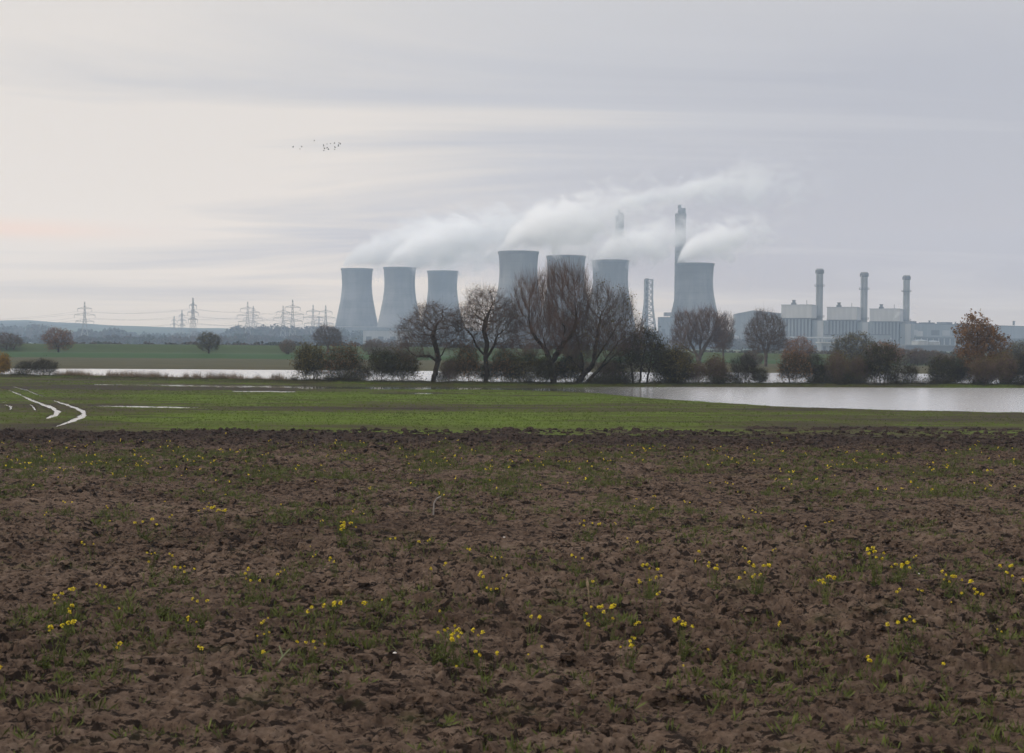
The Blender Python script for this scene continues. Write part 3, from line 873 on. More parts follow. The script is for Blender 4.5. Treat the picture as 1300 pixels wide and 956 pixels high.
def tank(px, ytop, d, r, label):
    p = at(px, ytop, d); zt = p[2]
    o = thing('storage_tank', label, 'tank', (p[0], p[1], 0), 0, 'storage tanks by the power station')
    b_ = MB(); b_.lathe([(r, 0), (r, zt)], 28, True); b_.build('shell', MAT['clad_pale'], o)
    b_ = MB(); b_.lathe([(r + .3, zt + .003), (r * .5, zt + r * .16), (.1, zt + r * .2)], 28); b_.build('roof', MAT['clad_blue'], o)
    b_ = MB(); b_.box(r + .02, r + .5, -.5, .5, 0, zt + 1); b_.build('ladder', MAT['steel_dark'], o)


tank(1168, 433, 1300, 7.5, 'low pale storage tank nearest the rightmost power block')
tank(1184, 434, 1310, 6.5, 'smaller pale storage tank beside the low one before the turbine hall')
tank(930, 427, 1450, 6.5, 'pale storage tank at the left foot of the gabled hall')
d = 1420; p = at(985, 429, d); q = at(1132, 431, 1500); n_ = 9
o = thing('pipe_rack', 'long steel pipe rack on posts running past the three power blocks', 'pipe rack', (0, 0, 0))
A, Bv = np.array([p[0], p[1], p[2]]), np.array([q[0], q[1], p[2]])
b_ = MB()
for k in range(3): b_.bar(A + np.array([0, 1.3 * k, .5 * k]), Bv + np.array([0, 1.3 * k, .5 * k]), .55, n=6)
b_.build('pipework', MAT['steel'], o)
for k in range(n_):
    c_ = A + (Bv - A) * k / (n_ - 1); b_ = MB()
    b_.bar((c_[0], c_[1] - .8, 0), (c_[0], c_[1] - .8, c_[2] - .6), .35); b_.bar((c_[0], c_[1] + 3.4, 0), (c_[0], c_[1] + 3.4, c_[2] - .6), .35); b_.bar((c_[0], c_[1] - 1.2, c_[2] - .9), (c_[0], c_[1] + 3.8, c_[2] - .9), .35)
    b_.build('trestle', MAT['steel_dark'], o)
for px, w_, h_ in ((1180, 4, 9), (1213, 3, 6), (1287, 5, 8)):
    p = at(px, 412, 1790); b_ = MB(); b_.lathe([(w_ * .28, p[2] - 1), (w_ * .28, p[2] + h_ * .5), (w_ * .4, p[2] + h_ * .5), (w_ * .4, p[2] + h_ * .56)], 12, True)
    b_.build('vent_pipe', MAT['steel_dark'], None, (p[0], p[1], 0), label={1180: 'short roof vent pipe on the turbine hall left of the two pale panels gap', 1213: 'thin short roof vent pipe left of the rust coloured tree', 1287: 'roof vent pipe on the hall right of the rust coloured tree'}[px], category='vent pipe', group='roof vent pipes of the turbine hall')

# lower sheds and walls
def shed(name, label, cat, px0, px1, ytop, d, deep, wm, rm, ov=.4, rz=0, bays=0, group=None):
    p = at(px0, ytop, d); W = (px1 - px0) / F * d; zt = p[2]
    o = thing(name, label, cat, (p[0], p[1], 0), rz, group)
    b_ = MB(); b_.box(0, W, 0, deep, 0, zt - .8); b_.build('wall', wm, o)
    b_ = MB(); b_.box(-ov, W + ov, -ov, deep + ov, zt - .8 + .003, zt); b_.build('roof', rm, o)
    for k in range(bays):
        x = W * (k + .25) / bays; b_ = MB(); b_.box(x, x + W * .45 / bays, -.2, -.003, 1, (zt - .8) * .62); b_.build('bay_door', MAT['clad_dark'], o)
    return o


shed('pond_wall', 'long pale wall and roof line across the feet of the left cooling towers', 'wall', 421, 600, 414.4, 2200, 8, MAT['clad_blue'], MAT['pond_wall'], .6, 0, 9)
shed('pale_shed', 'wide pale shed below the second cooling tower from the left', 'shed', 461, 522, 419, 1750, 18, MAT['clad_pale'], MAT['clad_blue'], .5, 0, 4)
shed('low_shed', 'low shed with a bright white roof below the gas plant', 'shed', 1043, 1067, 434.2, 1100, 16, MAT['clad_blue'], MAT['clad_white'], 1.0, 0, 3)
shed('plant_room', 'dark grey plant room beneath the white topped power blocks', 'industrial building', 1048, 1130, 424, 1480, 14, MAT['clad_blue'], MAT['clad_dark'], .5, 0, 6)
shed('yard_building', 'low blue grey yard building at the foot of the turbine hall', 'industrial building', 1150, 1215, 437.5, 1250, 14, MAT['clad_dark'], MAT['clad_blue'], .5, 0, 5)
o = shed('boiler_annexe', 'small stepped industrial block tucked beside the last cooling tower', 'industrial building', 838, 857, 402.5, 2000, 30, MAT['clad_blue'], MAT['clad_dark'], .4, 0, 2)
b_ = MB(); b_.box(7, 17, 3, 20, 44.0, 49); b_.build('roof_tank', MAT['steel'], o)
b_ = MB(); b_.box(-14, -.5, 4, 7, 19, 22); b_.build('conveyor_arm', MAT['steel'], o)


# ------------------------------------------------------------------ pylons and cables
def make_pylon():
    H = 50.0
    hwz = lambda z: np.interp(z, [0, 30, 50], [4.6, 1.25, .35])
    bb = MB(); zs = [0, 8, 15, 21, 26, 30, 34, 38, 42, 46, 50]
    for z0, z1 in zip(zs[:-1], zs[1:]):
        a, c_ = hwz(z0), hwz(z1)
        for sx in (-1, 1):
            for sy_ in (-1, 1): bb.bar((sx * a, sy_ * a, z0), (sx * c_, sy_ * c_, z1), .19)
        for e in (-1, 1):
            bb.bar((-a, e * a, z0), (c_, e * c_, z1), .11); bb.bar((a, e * a, z0), (-c_, e * c_, z1), .15)
            bb.bar((e * a, -a, z0), (e * c_, c_, z1), .11); bb.bar((e * a, a, z0), (e * c_, -c_, z1), .15)
    body = bb.mesh('lattice_body', MAT['steel'])
    arms = []
    for z, hl in ARMS:
        a = MB(); w = hwz(z)
        for sx in (-1, 1):
            for e in (-1, 1):
                a.bar((0, e * w, z), (sx * hl, 0, z + .2), .22); a.bar((0, e * w * .8, z + 2.6), (sx * hl, 0, z + .3), .18)
            for k in (1, 2, 3):
                t = k / 4; a.bar((sx * hl * t, w * (1 - t), z), (sx * hl * t, 0, z + 2.6 * (1 - t) + .2), .14)
            a.bar((sx * hl, 0, z + .2), (sx * hl, 0, z - 3.4), .20)
        arms.append(a.mesh('cross_arm', MAT['steel']))
    return body, arms


ARMS = [(26.5, 10.5), (34.0, 12.0), (41.5, 8.2)]
pyl_body, pyl_arms = make_pylon()
PYL = [  # px, top y, depth, yaw, label
    (107.5, 383, 1750, 10, 'lattice pylon standing alone on the hill line, leftmost of all'),
    (221, 401, 2600, 70, 'smallest faint lattice pylon, left of a close trio'),
    (231, 393.5, 2250, 72, 'middle sized lattice pylon in the narrow trio left of the round bush'),
    (245, 378, 1800, 75, 'tall slim lattice pylon seen almost edge on above the round bush'),
    (314.5, 383, 1800, 12, 'tall wide armed lattice pylon with a thinner one close at its right'),
    (321.5, 388.5, 2150, 14, 'thinner lattice pylon just right of a tall wide armed one'),
    (359.5, 388, 1900, 12, 'lattice pylon left of the tallest in the cluster near the towers'),
    (371.5, 380.5, 1700, 12, 'tallest lattice pylon of the cluster left of the cooling towers'),
    (397.5, 387, 1950, 12, 'wide armed lattice pylon second nearest the leftmost cooling tower'),
    (405, 401, 2700, 30, 'small distant lattice pylon between two larger pylons by the towers'),
    (413.5, 387.5, 1900, 15, 'lattice pylon closest to the leftmost cooling tower'),
    (-150, 388, 1900, 5, 'lattice pylon on the far hill line beyond the field edge'),
]
ends = {}
for i, (px, yt, d, yaw, lab) in enumerate(PYL):
    p = at(px, yt, d)
    o = thing('pylon', lab, 'pylon', (p[0], p[1], 0), R(yaw), 'electricity pylons'); k = p[2] / 50.0
    o.scale = (max(k, .9), max(k, .9), k)
    link('lattice_body', pyl_body, o)
    for a in pyl_arms: link('cross_arm', a, o)
    ends[i] = [(np.array([p[0] + s * hl * k * math.cos(R(yaw)), p[1] + s * hl * k * math.sin(R(yaw)), (z - 3.3) * k])) for z, hl in ARMS for s in (-1, 1)]
MAT['cable'] = simple('cable', (.11, .11, .115), (.09, .09, .095), 1, .5)
for chain, nm in (([11, 0, 3, 4, 7, 10], 'near'), ([2, 5, 6, 8], 'far')):
    for j in range(6):
        b_ = MB()
        for a, c_ in zip(chain[:-1], chain[1:]):
            A, C = ends[a][j], ends[c_][j]; span = np.linalg.norm(A - C); sag = min(9, .03 * span); pr = None
            for t in np.linspace(0, 1, 13):
                q = A + (C - A) * t - np.array([0, 0, 4 * sag * t * (1 - t)])
                if pr is not None: b_.bar(pr, q, .085, n=3)
                pr = q
        b_.build('power_cable', MAT['cable'], label='thin power cable sagging from pylon to pylon above the far woods', category='cable', group='overhead power cables')


# ------------------------------------------------------------------ hedgerow trees
def root_at(px, yv=None, d=None):
    """point on the hedge line (or on the bank) at photo column px"""
    if d is None:
        for _ in range(1):
            Y = 168.0
            for _k in range(6):
                p = at(px, 488, Y); Y = float(hedge_Y(p[0])) + 1.0
        p = at(px, 488, Y); z = float(crop_h(np.array([p[0]]), np.array([Y]))[0])
        return np.array([p[0], Y, z - .05])
    p = at(px, 470, d)
    return np.array([p[0], d, float(bank_h(np.array([p[0]]), np.array([d]))[0]) - .05])


def hero(name, label, cat, bx, stems, ells, seed, d=None, dep=.85, dy=0, group=None, **kw):
    p = root_at(bx, d=d); p = p + np.array([0, dy, 0]); s = p[1] / F
    _, by = project(*p); by = float(by)
    E = [((cx - bx) * s, 0.0, (by - cy) * s, rx * s, rx * s * dep, ry * s) for (cx, cy, rx, ry) in ells]
    S = [[((x - bx) * s, y_ * s, (by - yy) * s) for x, yy, y_ in st] for st in stems]
    ms = tree_meshes(name, seed, S, E, **kw)
    return put_tree(name, label, cat, ms, p, group=group)


B, Dk = MAT['bark'], MAT['twig_dark']
hero('oak_tree', 'lone bare oak with a leaning trunk and wide round crown over the water gap', 'tree', 549,
     [[(549, 489, 0), (553, 470, 0), (557, 456, 2), (554, 446, 3)], [(557, 456, 2), (553, 440, 1), (549, 428, 0), (553, 414, 2)], [(557, 456, 2), (563, 446, -3)], [(555, 458, 0), (545, 452, 4), (530, 453, 6)]],
     [(548, 412, 32, 26), (530, 424, 28, 18), (568, 418, 22, 22), (520, 436, 18, 10), (572, 436, 18, 10), (530, 452, 24, 6)], 3, npts=3000, step=.38, mt=B, mc=MAT['twig_brown'], trop=(0, 0, .03), tipr=.014, tw=7, twl=.9, twr=.0095, nleaf=250, leaf=MAT['leaf_rust'], lsize=.09, rexp=2.0, jit=.28, radmax=.30, floor=2.2)
hero('oak_tree', 'bare spreading oak with dense crown between the lone oak and the tall willow', 'tree', 617,
     [[(617, 490, 0), (618, 470, 0), (616, 452, 2), (612, 440, 2)], [(616, 452, 2), (618, 436, 0), (614, 420, 1), (617, 404, 0)], [(617, 455, 2), (626, 440, -2), (630, 428, -3)], [(616, 452, 2), (605, 440, -4), (600, 428, -5)]],
     [(617, 400, 34, 31), (598, 410, 24, 26), (636, 412, 24, 28), (612, 380, 22, 14), (648, 400, 10, 16), (592, 398, 14, 14), (640, 430, 18, 14), (598, 436, 16, 12)], 8, npts=3300, step=.38, mt=B, mc=MAT['twig_brown'], trop=(0, 0, .06), tipr=.014, tw=7, twl=.9, twr=.0095, nleaf=500, leaf=MAT['leaf_rust'], lsize=.09, rexp=2.05, jit=.25, radmax=.27, floor=3.2)
hero('willow_tree', 'tall bare willow with upright red brown twigs, left half of the highest crown', 'tree', 703,
     [[(703, 491, 0), (700, 466, 0), (694, 446, 3), (688, 425, 3)], [(701, 462, 0), (712, 440, -4), (716, 415, -5)], [(694, 446, 3), (680, 430, -4), (672, 415, -4)], [(712, 440, -4), (728, 420, 4), (731, 400, 4)]],
     [(676, 388, 28, 34), (700, 386, 26, 38), (717, 374, 30, 34), (736, 388, 15, 36), (662, 414, 18, 28), (700, 420, 40, 22), (672, 440, 22, 18), (716, 446, 26, 20)], 12, npts=4200, step=.38, mt=B, mc=MAT['twig_red'], trop=(0, 0, .22), tipr=.012, tw=5, twl=1.1, twr=.0095, twup=.75, spread=.45, nleaf=250, leaf=MAT['leaf_olive'], lsize=.08, rexp=2.1, jit=.15, radmax=.40, floor=3.0, twbend=.15)
hero('willow_tree', 'bare willow fanning out from a thick low base, leaning right over the pond', 'tree', 737,
     [[(731, 493, 0), (738, 480, 0), (741, 462, 2), (735, 440, 3), (730, 420, 3)], [(738, 480, 0), (752, 462, -2), (757, 430, -3), (762, 400, -3)], [(745, 484, 0), (764, 466, 3), (785, 447, 4), (800, 436, 4)], [(741, 470, 0), (722, 452, -4), (712, 436, -5)], [(752, 462, -2), (772, 432, 5), (782, 415, 5)], [(760, 470, 3), (776, 445, -5), (792, 424, -5)]],
     [(758, 396, 20, 34), (778, 404, 20, 30), (795, 424, 17, 24), (738, 420, 22, 32), (806, 442, 13, 13), (764, 432, 38, 28), (722, 434, 18, 24), (742, 462, 20, 12), (804, 424, 16, 24), (770, 388, 16, 22), (790, 396, 14, 20)], 21, npts=4400, step=.38, mt=B, mc=MAT['twig_brown'], trop=(.10, 0, .2), tipr=.012, tw=5, twl=1.1, twr=.0095, twup=.6, spread=.5, nleaf=1200, leaf=MAT['leaf_olive'], lsize=.10, rexp=2.1, jit=.15, radmax=.5, floor=1.0, twbend=.15)
hero('willow_tree', 'smaller many stemmed dark tree to the right of the fanned willow, with bushy crown', 'tree', 812,
     [[(812, 492, 0), (804, 487, 0), (802, 470, 0), (798, 450, 2)], [(812, 492, 0), (814, 466, 0), (818, 445, -2)], [(812, 492, 0), (821, 487, 2), (824, 468, 0), (828, 450, 3)], [(812, 492, 0), (794, 487, 2), (790, 470, 0), (788, 455, 3)]],
     [(816, 440, 24, 20), (800, 452, 20, 17), (828, 452, 20, 14), (834, 440, 10, 8), (810, 462, 30, 12)], 33, npts=2600, step=.34, mt=B, mc=MAT['twig_dark'], trop=(0, 0, .12), tipr=.015, tw=5, twl=.8, twr=.011, twup=.35, spread=.6, nleaf=2600, leaf=MAT['leaf_dark'], lsize=.10, rexp=2.3, radmax=.22, floor=1.4)

# --- bush prototypes (unit: metres, about 4.4 high, 4.4 wide) ----------------
def bush_proto(seed, n, w, h, base, leaf, nleaf, mc, up=.25, nst=7, flat=.0, tw=6, lsize=.09):
    rg = np.random.default_rng(seed)
    st = []
    for k in range(nst):
        x = rg.uniform(-.32, .32) * w; y = rg.uniform(-.25, .25) * w
        st.append([(x * .6, y * .6, 0), (x * 1.1, y * 1.1, h * rg.uniform(.22, .34))])
    E = [(rg.uniform(-.1, .1) * w, 0, h * .60, w * .45, w * .40, h * .38), (-w * .27, 0, h * .36, w * .27, w * .26, h * .32), (w * .27, 0, h * .40, w * .27, w * .26, h * .34), (0, 0, h * .33, w * .40, w * .36, h * .22), (rg.uniform(-.2, .2) * w, 0, h * .8, w * .22, w * .2, h * .2)]
    return tree_meshes('bush%d' % seed, seed, st, E, n, .24, B, mc, leaf=leaf, trop=(0, 0, .08), tipr=.008, thr=.03, tw=tw, twl=.75, twr=.008, twup=up, spread=.75, nleaf=nleaf, lsize=lsize, shell=.4, floor=base, rexp=2.2, radmax=.12)


PROTO = {
    'a': bush_proto(101, 760, 4.4, 4.4, .7, MAT['leaf_olive'], 3000, MAT['twig_dark']),
    'b': bush_proto(102, 760, 4.6, 4.4, .75, MAT['leaf_rust'], 1500, MAT['twig_olive']),
    'c': bush_proto(103, 760, 4.2, 4.4, .6, MAT['leaf_dark'], 2400, MAT['twig_dark'], up=.4),
    'd': bush_proto(104, 700, 4.4, 4.2, .3, MAT['leaf_dark'], 350, MAT['twig_dark'], up=.3, nst=9),
    'e': bush_proto(105, 560, 4.4, 4.4, .5, MAT['leaf_yellow'], 6500, MAT['twig_olive'], lsize=.11),
    'f': bush_proto(106, 900, 4.4, 4.2, .3, MAT['leaf_olive'], 1600, MAT['twig_red'], up=.5, nst=9),
}
BUSH = [  # px centre, width px, top px y, proto, dy, label
    (3, 20, 452, 'e', 0, 'bush still holding yellow autumn leaves, leftmost along the near water edge'),
    (31, 30, 458, 'd', 1, 'thin bare dark bush between the yellow bush and another bare one'),
    (57, 36, 456, 'd', 0, 'bare dark branching bush at the left end of the reedy water edge'),
    (394, 44, 441, 'a', 0, 'dark green brown bush, first of the hedge right of the reeds'),
    (437, 46, 440, 'b', 1, 'rounded russet topped bush, second in the hedge from the reeds'),
    (483, 40, 447, 'c', 0, 'dark bush left half of the pair left of the lone oak'),
    (510, 40, 449, 'a', 1.5, 'dark olive bush close at the left of the lone oak'),
    (573, 32, 457, 'f', 1, 'small pale twiggy bush just right of the lone oak trunk'),
    (594, 36, 442, 'b', -.5, 'brown leaved bush below the left side of the dense oak'),
    (640, 40, 446, 'b', 1, 'brown olive bush below the right side of the dense oak'),
    (668, 34, 450, 'a', 0, 'olive bush close to the foot of the tall red brown willow'),
    (690, 30, 456, 'c', -1, 'dark low bush against the tall willow trunk'),
    (726, 40, 452, 'a', 1.5, 'mossy dark bush growing through the base of the fanned willow'),
    (776, 38, 458, 'f', 1.5, 'twiggy bush right of the fanned willow base'),
    (857, 50, 444, 'a', 0, 'broad dark green bush right of the many stemmed dark tree'),
    (842, 30, 452, 'c', -1, 'narrow dark bush filling the gap beside the many stemmed tree'),
    (884, 30, 462, 'f', 1, 'thin brownish bush with water showing through its stems'),
    (910, 34, 455, 'f', 1.5, 'upright pale twig bush in front of the far bare tree'),
    (945, 40, 450, 'd', 0, 'dark brown bush with low mounded foot before the far bare tree'),
    (963, 26, 469, 'c', -1, 'low dark mound of bramble at the edge of a water gap'),
    (1007, 42, 449, 'b', 0, 'russet bush right of the water gap, below the gas plant'),
    (1035, 32, 449, 'd', 1, 'bare dark upright bush beside the russet one below the stacks'),
    (1062, 34, 450, 'f', 0, 'olive brown twiggy bush below the second steel stack'),
    (1090, 30, 456, 'f', 1, 'thin see through bush between two denser ones below the rightmost stack'),
    (1120, 50, 441, 'c', 0, 'biggest dark bush on the far right pond bank'),
    (1155, 24, 463, 'd', 0, 'small isolated dark bush on the reedy pond bank'),
    (1194, 36, 456, 'c', 0, 'dark bush left of the rust coloured tree'),
    (1216, 30, 453, 'd', 1, 'bare spiky bush just left of the rust coloured tree'),
    (1245, 38, 456, 'f', -1, 'pale brown twiggy bush in front of the rust coloured tree'),
    (1274, 38, 452, 'f', 0, 'brown bush in front and right of the rust coloured tree'),
    (1298, 36, 448, 'd', 0, 'dark bush at the far right end of the pond bank'),
    (1330, 40, 450, 'a', 0, 'olive bush past the far right end of the pond bank'),
]
rng2 = random.Random(4)
for i, (px, w, top, pr, dy, lab) in enumerate(BUSH):
    p = root_at(px); p[1] += dy; s = p[1] / F
    _, by = project(*p)
    H = (float(by) - top) * s
    put_tree('hedge_bush', lab, 'bush', PROTO[pr], p, rng2.uniform(0, 6.28), (w * s / 4.4 * 1.05, w * s / 4.4 * 1.05, H / 4.3), 'bushes of the hedgerow')

for px, w, h_, pr in ((457, 22, 15, 'd'), (560, 20, 14, 'd'), (618, 28, 22, 'c'), (652, 24, 22, 'd'), (706, 28, 24, 'b'), (800, 24, 16, 'd'), (872, 22, 14, 'd'),
                       (926, 24, 16, 'b'), (1048, 22, 20, 'a'), (1076, 24, 18, 'd'), (1104, 24, 24, 'b'), (1138, 20, 15, 'd'), (1230, 26, 22, 'c'), (1260, 24, 18, 'd'), (1286, 26, 22, 'a')):
    p = root_at(px); p[1] += 1.8 + rng2.uniform(0, 1.2); s = p[1] / F
    put_tree('hedge_bush', 'low scrubby thicket filling a gap between the taller hedge bushes', 'bush', PROTO[pr], p, rng2.uniform(0, 6.28), (w * s / 4.4 * 1.2, w * s / 4.4 * 1.2, h_ * s / 4.3 * rng2.uniform(.85, 1.2)), 'low thickets in the gaps of the hedgerow')
# undergrowth along the hedge foot
rng = np.random.default_rng(44)
n = 76000
pxu = rng.uniform(-60, 1380, n)
dens = .15 + .85 * sstep(-.15, .25, fbm(pxu / 26, pxu * 0, 7, 3)); dens *= np.where((pxu > 78) & (pxu < 372), .0, 1.0) * np.where((pxu > 527) & (pxu < 560), .25, 1) * np.where(pxu < 78, .35, 1) * np.where((pxu > 967) & (pxu < 986), .35, 1) * np.where((pxu > 1140) & (pxu < 1182), .3, 1)
k = rng.uniform(0, 1, n) < dens; pxu = pxu[k]; dens = dens[k]; n = len(pxu)
Yu = np.full(n, 170.0)
for _ in range(4):
    Xu = (pxu - 650) / F * Yu; Yu = hedge_Y(Xu) + .8
Yu = Yu + rng.normal(0, 1.0, n); Xu = (pxu - 650) / F * Yu; zu = crop_h(Xu, Yu)
Bq = np.stack([Xu, Yu, zu - .03], 1); Dq = unit(np.stack([rng.normal(0, .8, n), rng.normal(0, .8, n), np.ones(n)], 1))
Lq = rng.uniform(.35, 1.4, n) * (.4 + .8 * dens)
V1, Q1, tip = strands(Bq, Dq, Lq, np.full(n, .010), rng, .4, -.15)
T = tip[rng.integers(0, n, 16000)] + rng.normal(0, .2, (16000, 3)); V2, Q2 = leaf_quads(T, .08, rng)
link('undergrowth', np_mesh('undergrowth', np.concatenate([V1, V2]), [np.concatenate([Q1, Q2 + len(V1)])], [MAT['twig_dark'], MAT['leaf_dark']], np.concatenate([np.zeros(len(Q1), int), np.ones(len(Q2), int)])),
     kind='stuff', label='dark tangled bramble undergrowth along the foot of the hedgerow', category='undergrowth')

# reeds on the water edge
n = 9000
pxu = rng.uniform(66, 376, n); a_ = .25 + .75 * sstep(-.2, .3, fbm(pxu / 16, pxu * 0, 9, 3))
px2 = rng.uniform(1100, 1200, 900); a2 = np.full(900, .6)
pxu = np.concatenate([pxu, px2]); a_ = np.concatenate([a_, a2]); k = rng.uniform(0, 1, len(pxu)) < a_; pxu = pxu[k]; a_ = a_[k]; n = len(pxu)
Yu = np.full(n, 178.0)
for _ in range(4):
    Xu = (pxu - 650) / F * Yu; Yu = hedge_Y(Xu) + 1.5
Yu = Yu + rng.normal(0, .7, n); Xu = (pxu - 650) / F * Yu; zu = crop_h(Xu, Yu)
Dq = unit(np.stack([rng.normal(0, .22, n), rng.normal(0, .22, n), np.ones(n)], 1))
V1, Q1, tip = strands(np.stack([Xu, Yu, zu - .03], 1), Dq, rng.uniform(.3, .85, n) * (.5 + .7 * a_), np.full(n, .011), rng, .2, -.1)
MAT['reed'] = simple('dry reeds', (.19, .135, .08), (.10, .072, .045), .5, .9, spec=.06)
link('reeds', np_mesh('reeds', V1, [Q1], [MAT['reed']]), kind='stuff', label='dry brown reeds and dock stems along the water edge', category='reeds')
# rough grass on the hedge bank
n = 30000
pxu = rng.uniform(-60, 1380, n); Yu = np.full(n, 170.0); off = rng.uniform(-4.2, 1.5, n)
for _ in range(4):
    Xu = (pxu - 650) / F * Yu; Yu = hedge_Y(Xu) + off
zu = crop_h(Xu, Yu); k = zu > .04; Xu, Yu, zu = Xu[k], Yu[k], zu[k]; n = len(Xu)
Dq = unit(np.stack([rng.normal(0, .5, n), rng.normal(0, .5, n), np.ones(n)], 1))
V1, Q1, tip = strands(np.stack([Xu, Yu, zu - .02], 1), Dq, rng.uniform(.12, .3, n), np.full(n, .012), rng, .3, -.2, seg=2)
MAT['rough_grass'] = simple('rough grass', (.05, .062, .02), (.045, .042, .022), .25, .8, spec=.06)
link('bank_grass', np_mesh('bank_grass', V1, [Q1], [MAT['rough_grass']]), kind='stuff', label='rough grass on the low bank below the hedgerow', category='grass')

# --- trees on and beyond the flood bank --------------------------------------
def far_proto(seed, stems, ells, n, leaf, nleaf, mc, lsize, up, tw=4, twr=.02, twl=1.0, step=.45, floor=.9, spread=.6):
    return tree_meshes('far%d' % seed, seed, stems, ells, n, step, MAT['bark_far'], mc, leaf=leaf, trop=(0, 0, .1), tipr=.02, thr=.07, tw=tw, twl=twl, twr=twr, twup=up, spread=spread, nleaf=nleaf, lsize=lsize, shell=.45, floor=floor, rexp=2.2, radmax=.4)


def far_tree(name, label, px, d, top, w, proto, cat='tree', ph=10.0, pw=10.0, rz=0, group=None):
    p = root_at(px, d=d); s = d / F; _, by = project(*p); H = (float(by) - top) * s
    return put_tree(name, label, cat, proto, p, rz, (w * s / pw, w * s / pw, H / ph), group)


FP = {
    'round': far_proto(201, [[(0, 0, 0), (0, 0, 2.2), (-.8, 0, 4)], [(0, 0, 2.2), (1, .3, 4.2)]], [(0, 0, 6, 4.8, 4.6, 3.9), (-1.5, 0, 3.4, 3, 3, 2.6), (1.8, 0, 3.4, 3, 3, 2.6)], 900, MAT['leaf_orange'], 3200, MAT['twig_red'], .17, .3),
    'roundg': far_proto(202, [[(0, 0, 0), (0, 0, 2.0), (-1.4, 0, 4)], [(0, 0, 2.0), (1.2, .3, 4.0)]], [(0, 0, 6.3, 4.8, 4.4, 3.6), (-2, 0, 3.4, 2.8, 3, 2.6), (2, 0, 3.8, 2.8, 3, 2.8)], 900, MAT['leaf_olive'], 3600, MAT['twig_dark'], .17, .3),
    'bare': far_proto(203, [[(0, 0, 0), (0, 0, 2.6), (-1.2, 0, 5)], [(0, 0, 2.6), (1.4, .3, 5.4)], [(0, 0, 2.2), (.2, -.8, 5)]], [(0, 0, 6.6, 4.8, 4.4, 3.4), (-2.4, 0, 4.8, 2.6, 3, 2), (2.4, 0, 5, 2.6, 3, 2.2)], 1300, None, 0, MAT['twig_brown'], .1, .35, tw=5),
    'bush': far_proto(204, [[(-2, 0, 0), (-2.4, 0, 3)], [(0, 0, 0), (0, .4, 3.4)], [(2, 0, 0), (2.6, 0, 3)]], [(0, 0, 5, 4.8, 4, 4.6), (-2.6, 0, 4, 2.4, 3, 3), (2.6, 0, 4.2, 2.4, 3, 3)], 900, MAT['leaf_olive'], 900, MAT['twig_red'], .17, .4, floor=.3, tw=5),
    'willow': far_proto(205, [[(0, 0, 0), (-.5, 0, 2), (-2, 0, 5)], [(0, 0, 1), (1, 0, 3.6), (2.4, 0, 6)], [(0, 0, 1), (.2, .5, 5)], [(-.5, 0, 2), (-3, 0, 3.6)]], [(-1.6, 0, 6.4, 3.1, 3.4, 3.2), (1.4, 0, 6.8, 3, 3.4, 3.2), (-3, 0, 4.6, 2, 2.6, 2.2), (3.2, 0, 4.6, 1.8, 2.6, 2.2)], 1500, None, 0, MAT['twig_red'], .1, .6, tw=5, spread=.45),
}
far_tree('bank_bush', 'brown bare bush on the flood bank, leftmost in view', 8, 395, 422, 44, FP['bush'], 'bush')
far_tree('bank_tree', 'rounded orange brown tree standing alone on the flood bank', 74, 388, 418, 38, FP['round'])
far_tree('bank_tree', 'small round green grey tree alone on the flood bank, below the edge on pylon', 265, 384, 423, 31, FP['roundg'], rz=1)
far_tree('bank_bush', 'small dark bush on the flood bank left of a bare grey tree', 365, 382, 431, 26, FP['bush'], 'bush', rz=2)
far_tree('bank_tree', 'bare grey tree on the flood bank behind the first hedge bushes', 416, 392, 414.5, 38, FP['bare'], rz=.6)
far_tree('bank_bush', 'low reddish bare thicket on the bank, behind the bushes left of the lone oak', 474, 388, 430, 30, FP['bush'], 'bush', rz=3)
far_tree('bank_bush', 'reddish grey thicket on the bank directly behind the lone oak', 500, 386, 433, 36, FP['bush'], 'bush', rz=4.2)
far_tree('bank_tree', 'broad bare red brown willow in front of the last cooling tower', 888, 330, 393.5, 74, FP['willow'])
far_tree('bank_tree', 'slender pale bare tree at the right of the broad red brown willow', 918, 345, 401, 32, FP['bare'], rz=1.9)
far_tree('bank_bush', 'grey brown scrub at the foot of the broad red brown willow', 862, 335, 446, 46, FP['bush'], 'bush', rz=1)
far_tree('bank_tree', 'tall bare dark tree in front of the gabled hall', 972, 300, 398, 54, FP['bare'], rz=.2)
far_tree('bank_bush', 'olive scrub at the foot of the bare tree before the gabled hall', 955, 306, 445, 34, FP['bush'], 'bush', rz=5)
far_tree('bank_tree', 'russet round tree below the leftmost steel stack', 1012, 310, 430, 40, FP['round'], rz=3)
far_tree('bank_tree', 'wide brown tree below the second and third steel stacks', 1084, 310, 425, 56, FP['roundg'], rz=3.6)
far_tree('bank_tree', 'brown russet tree just right of a wide brown tree, below the turbine hall', 1123, 305, 436, 48, FP['round'], rz=4.4)
for k_, (px, w, top) in enumerate([(1148, 34, 443), (1165, 32, 442), (1183, 34, 445), (1200, 30, 449)]):
    far_tree('bank_bush', ['low reddish scrub bush nearest the brown russet tree in a row below the turbine hall', 'second reddish scrub bush from the brown russet tree in a row below the turbine hall',
                           'third reddish scrub bush from the brown russet tree in a row below the turbine hall', 'last and lowest reddish scrub bush in the row below the turbine hall'][k_], px, 330, top, w, FP['bush'], 'bush', rz=k_ * 1.3, group='reddish scrub below the turbine hall')
far_tree('bank_tree', 'pale brown tree beyond the right end of the pond bank', 1296, 300, 436, 46, FP['roundg'], rz=.9)

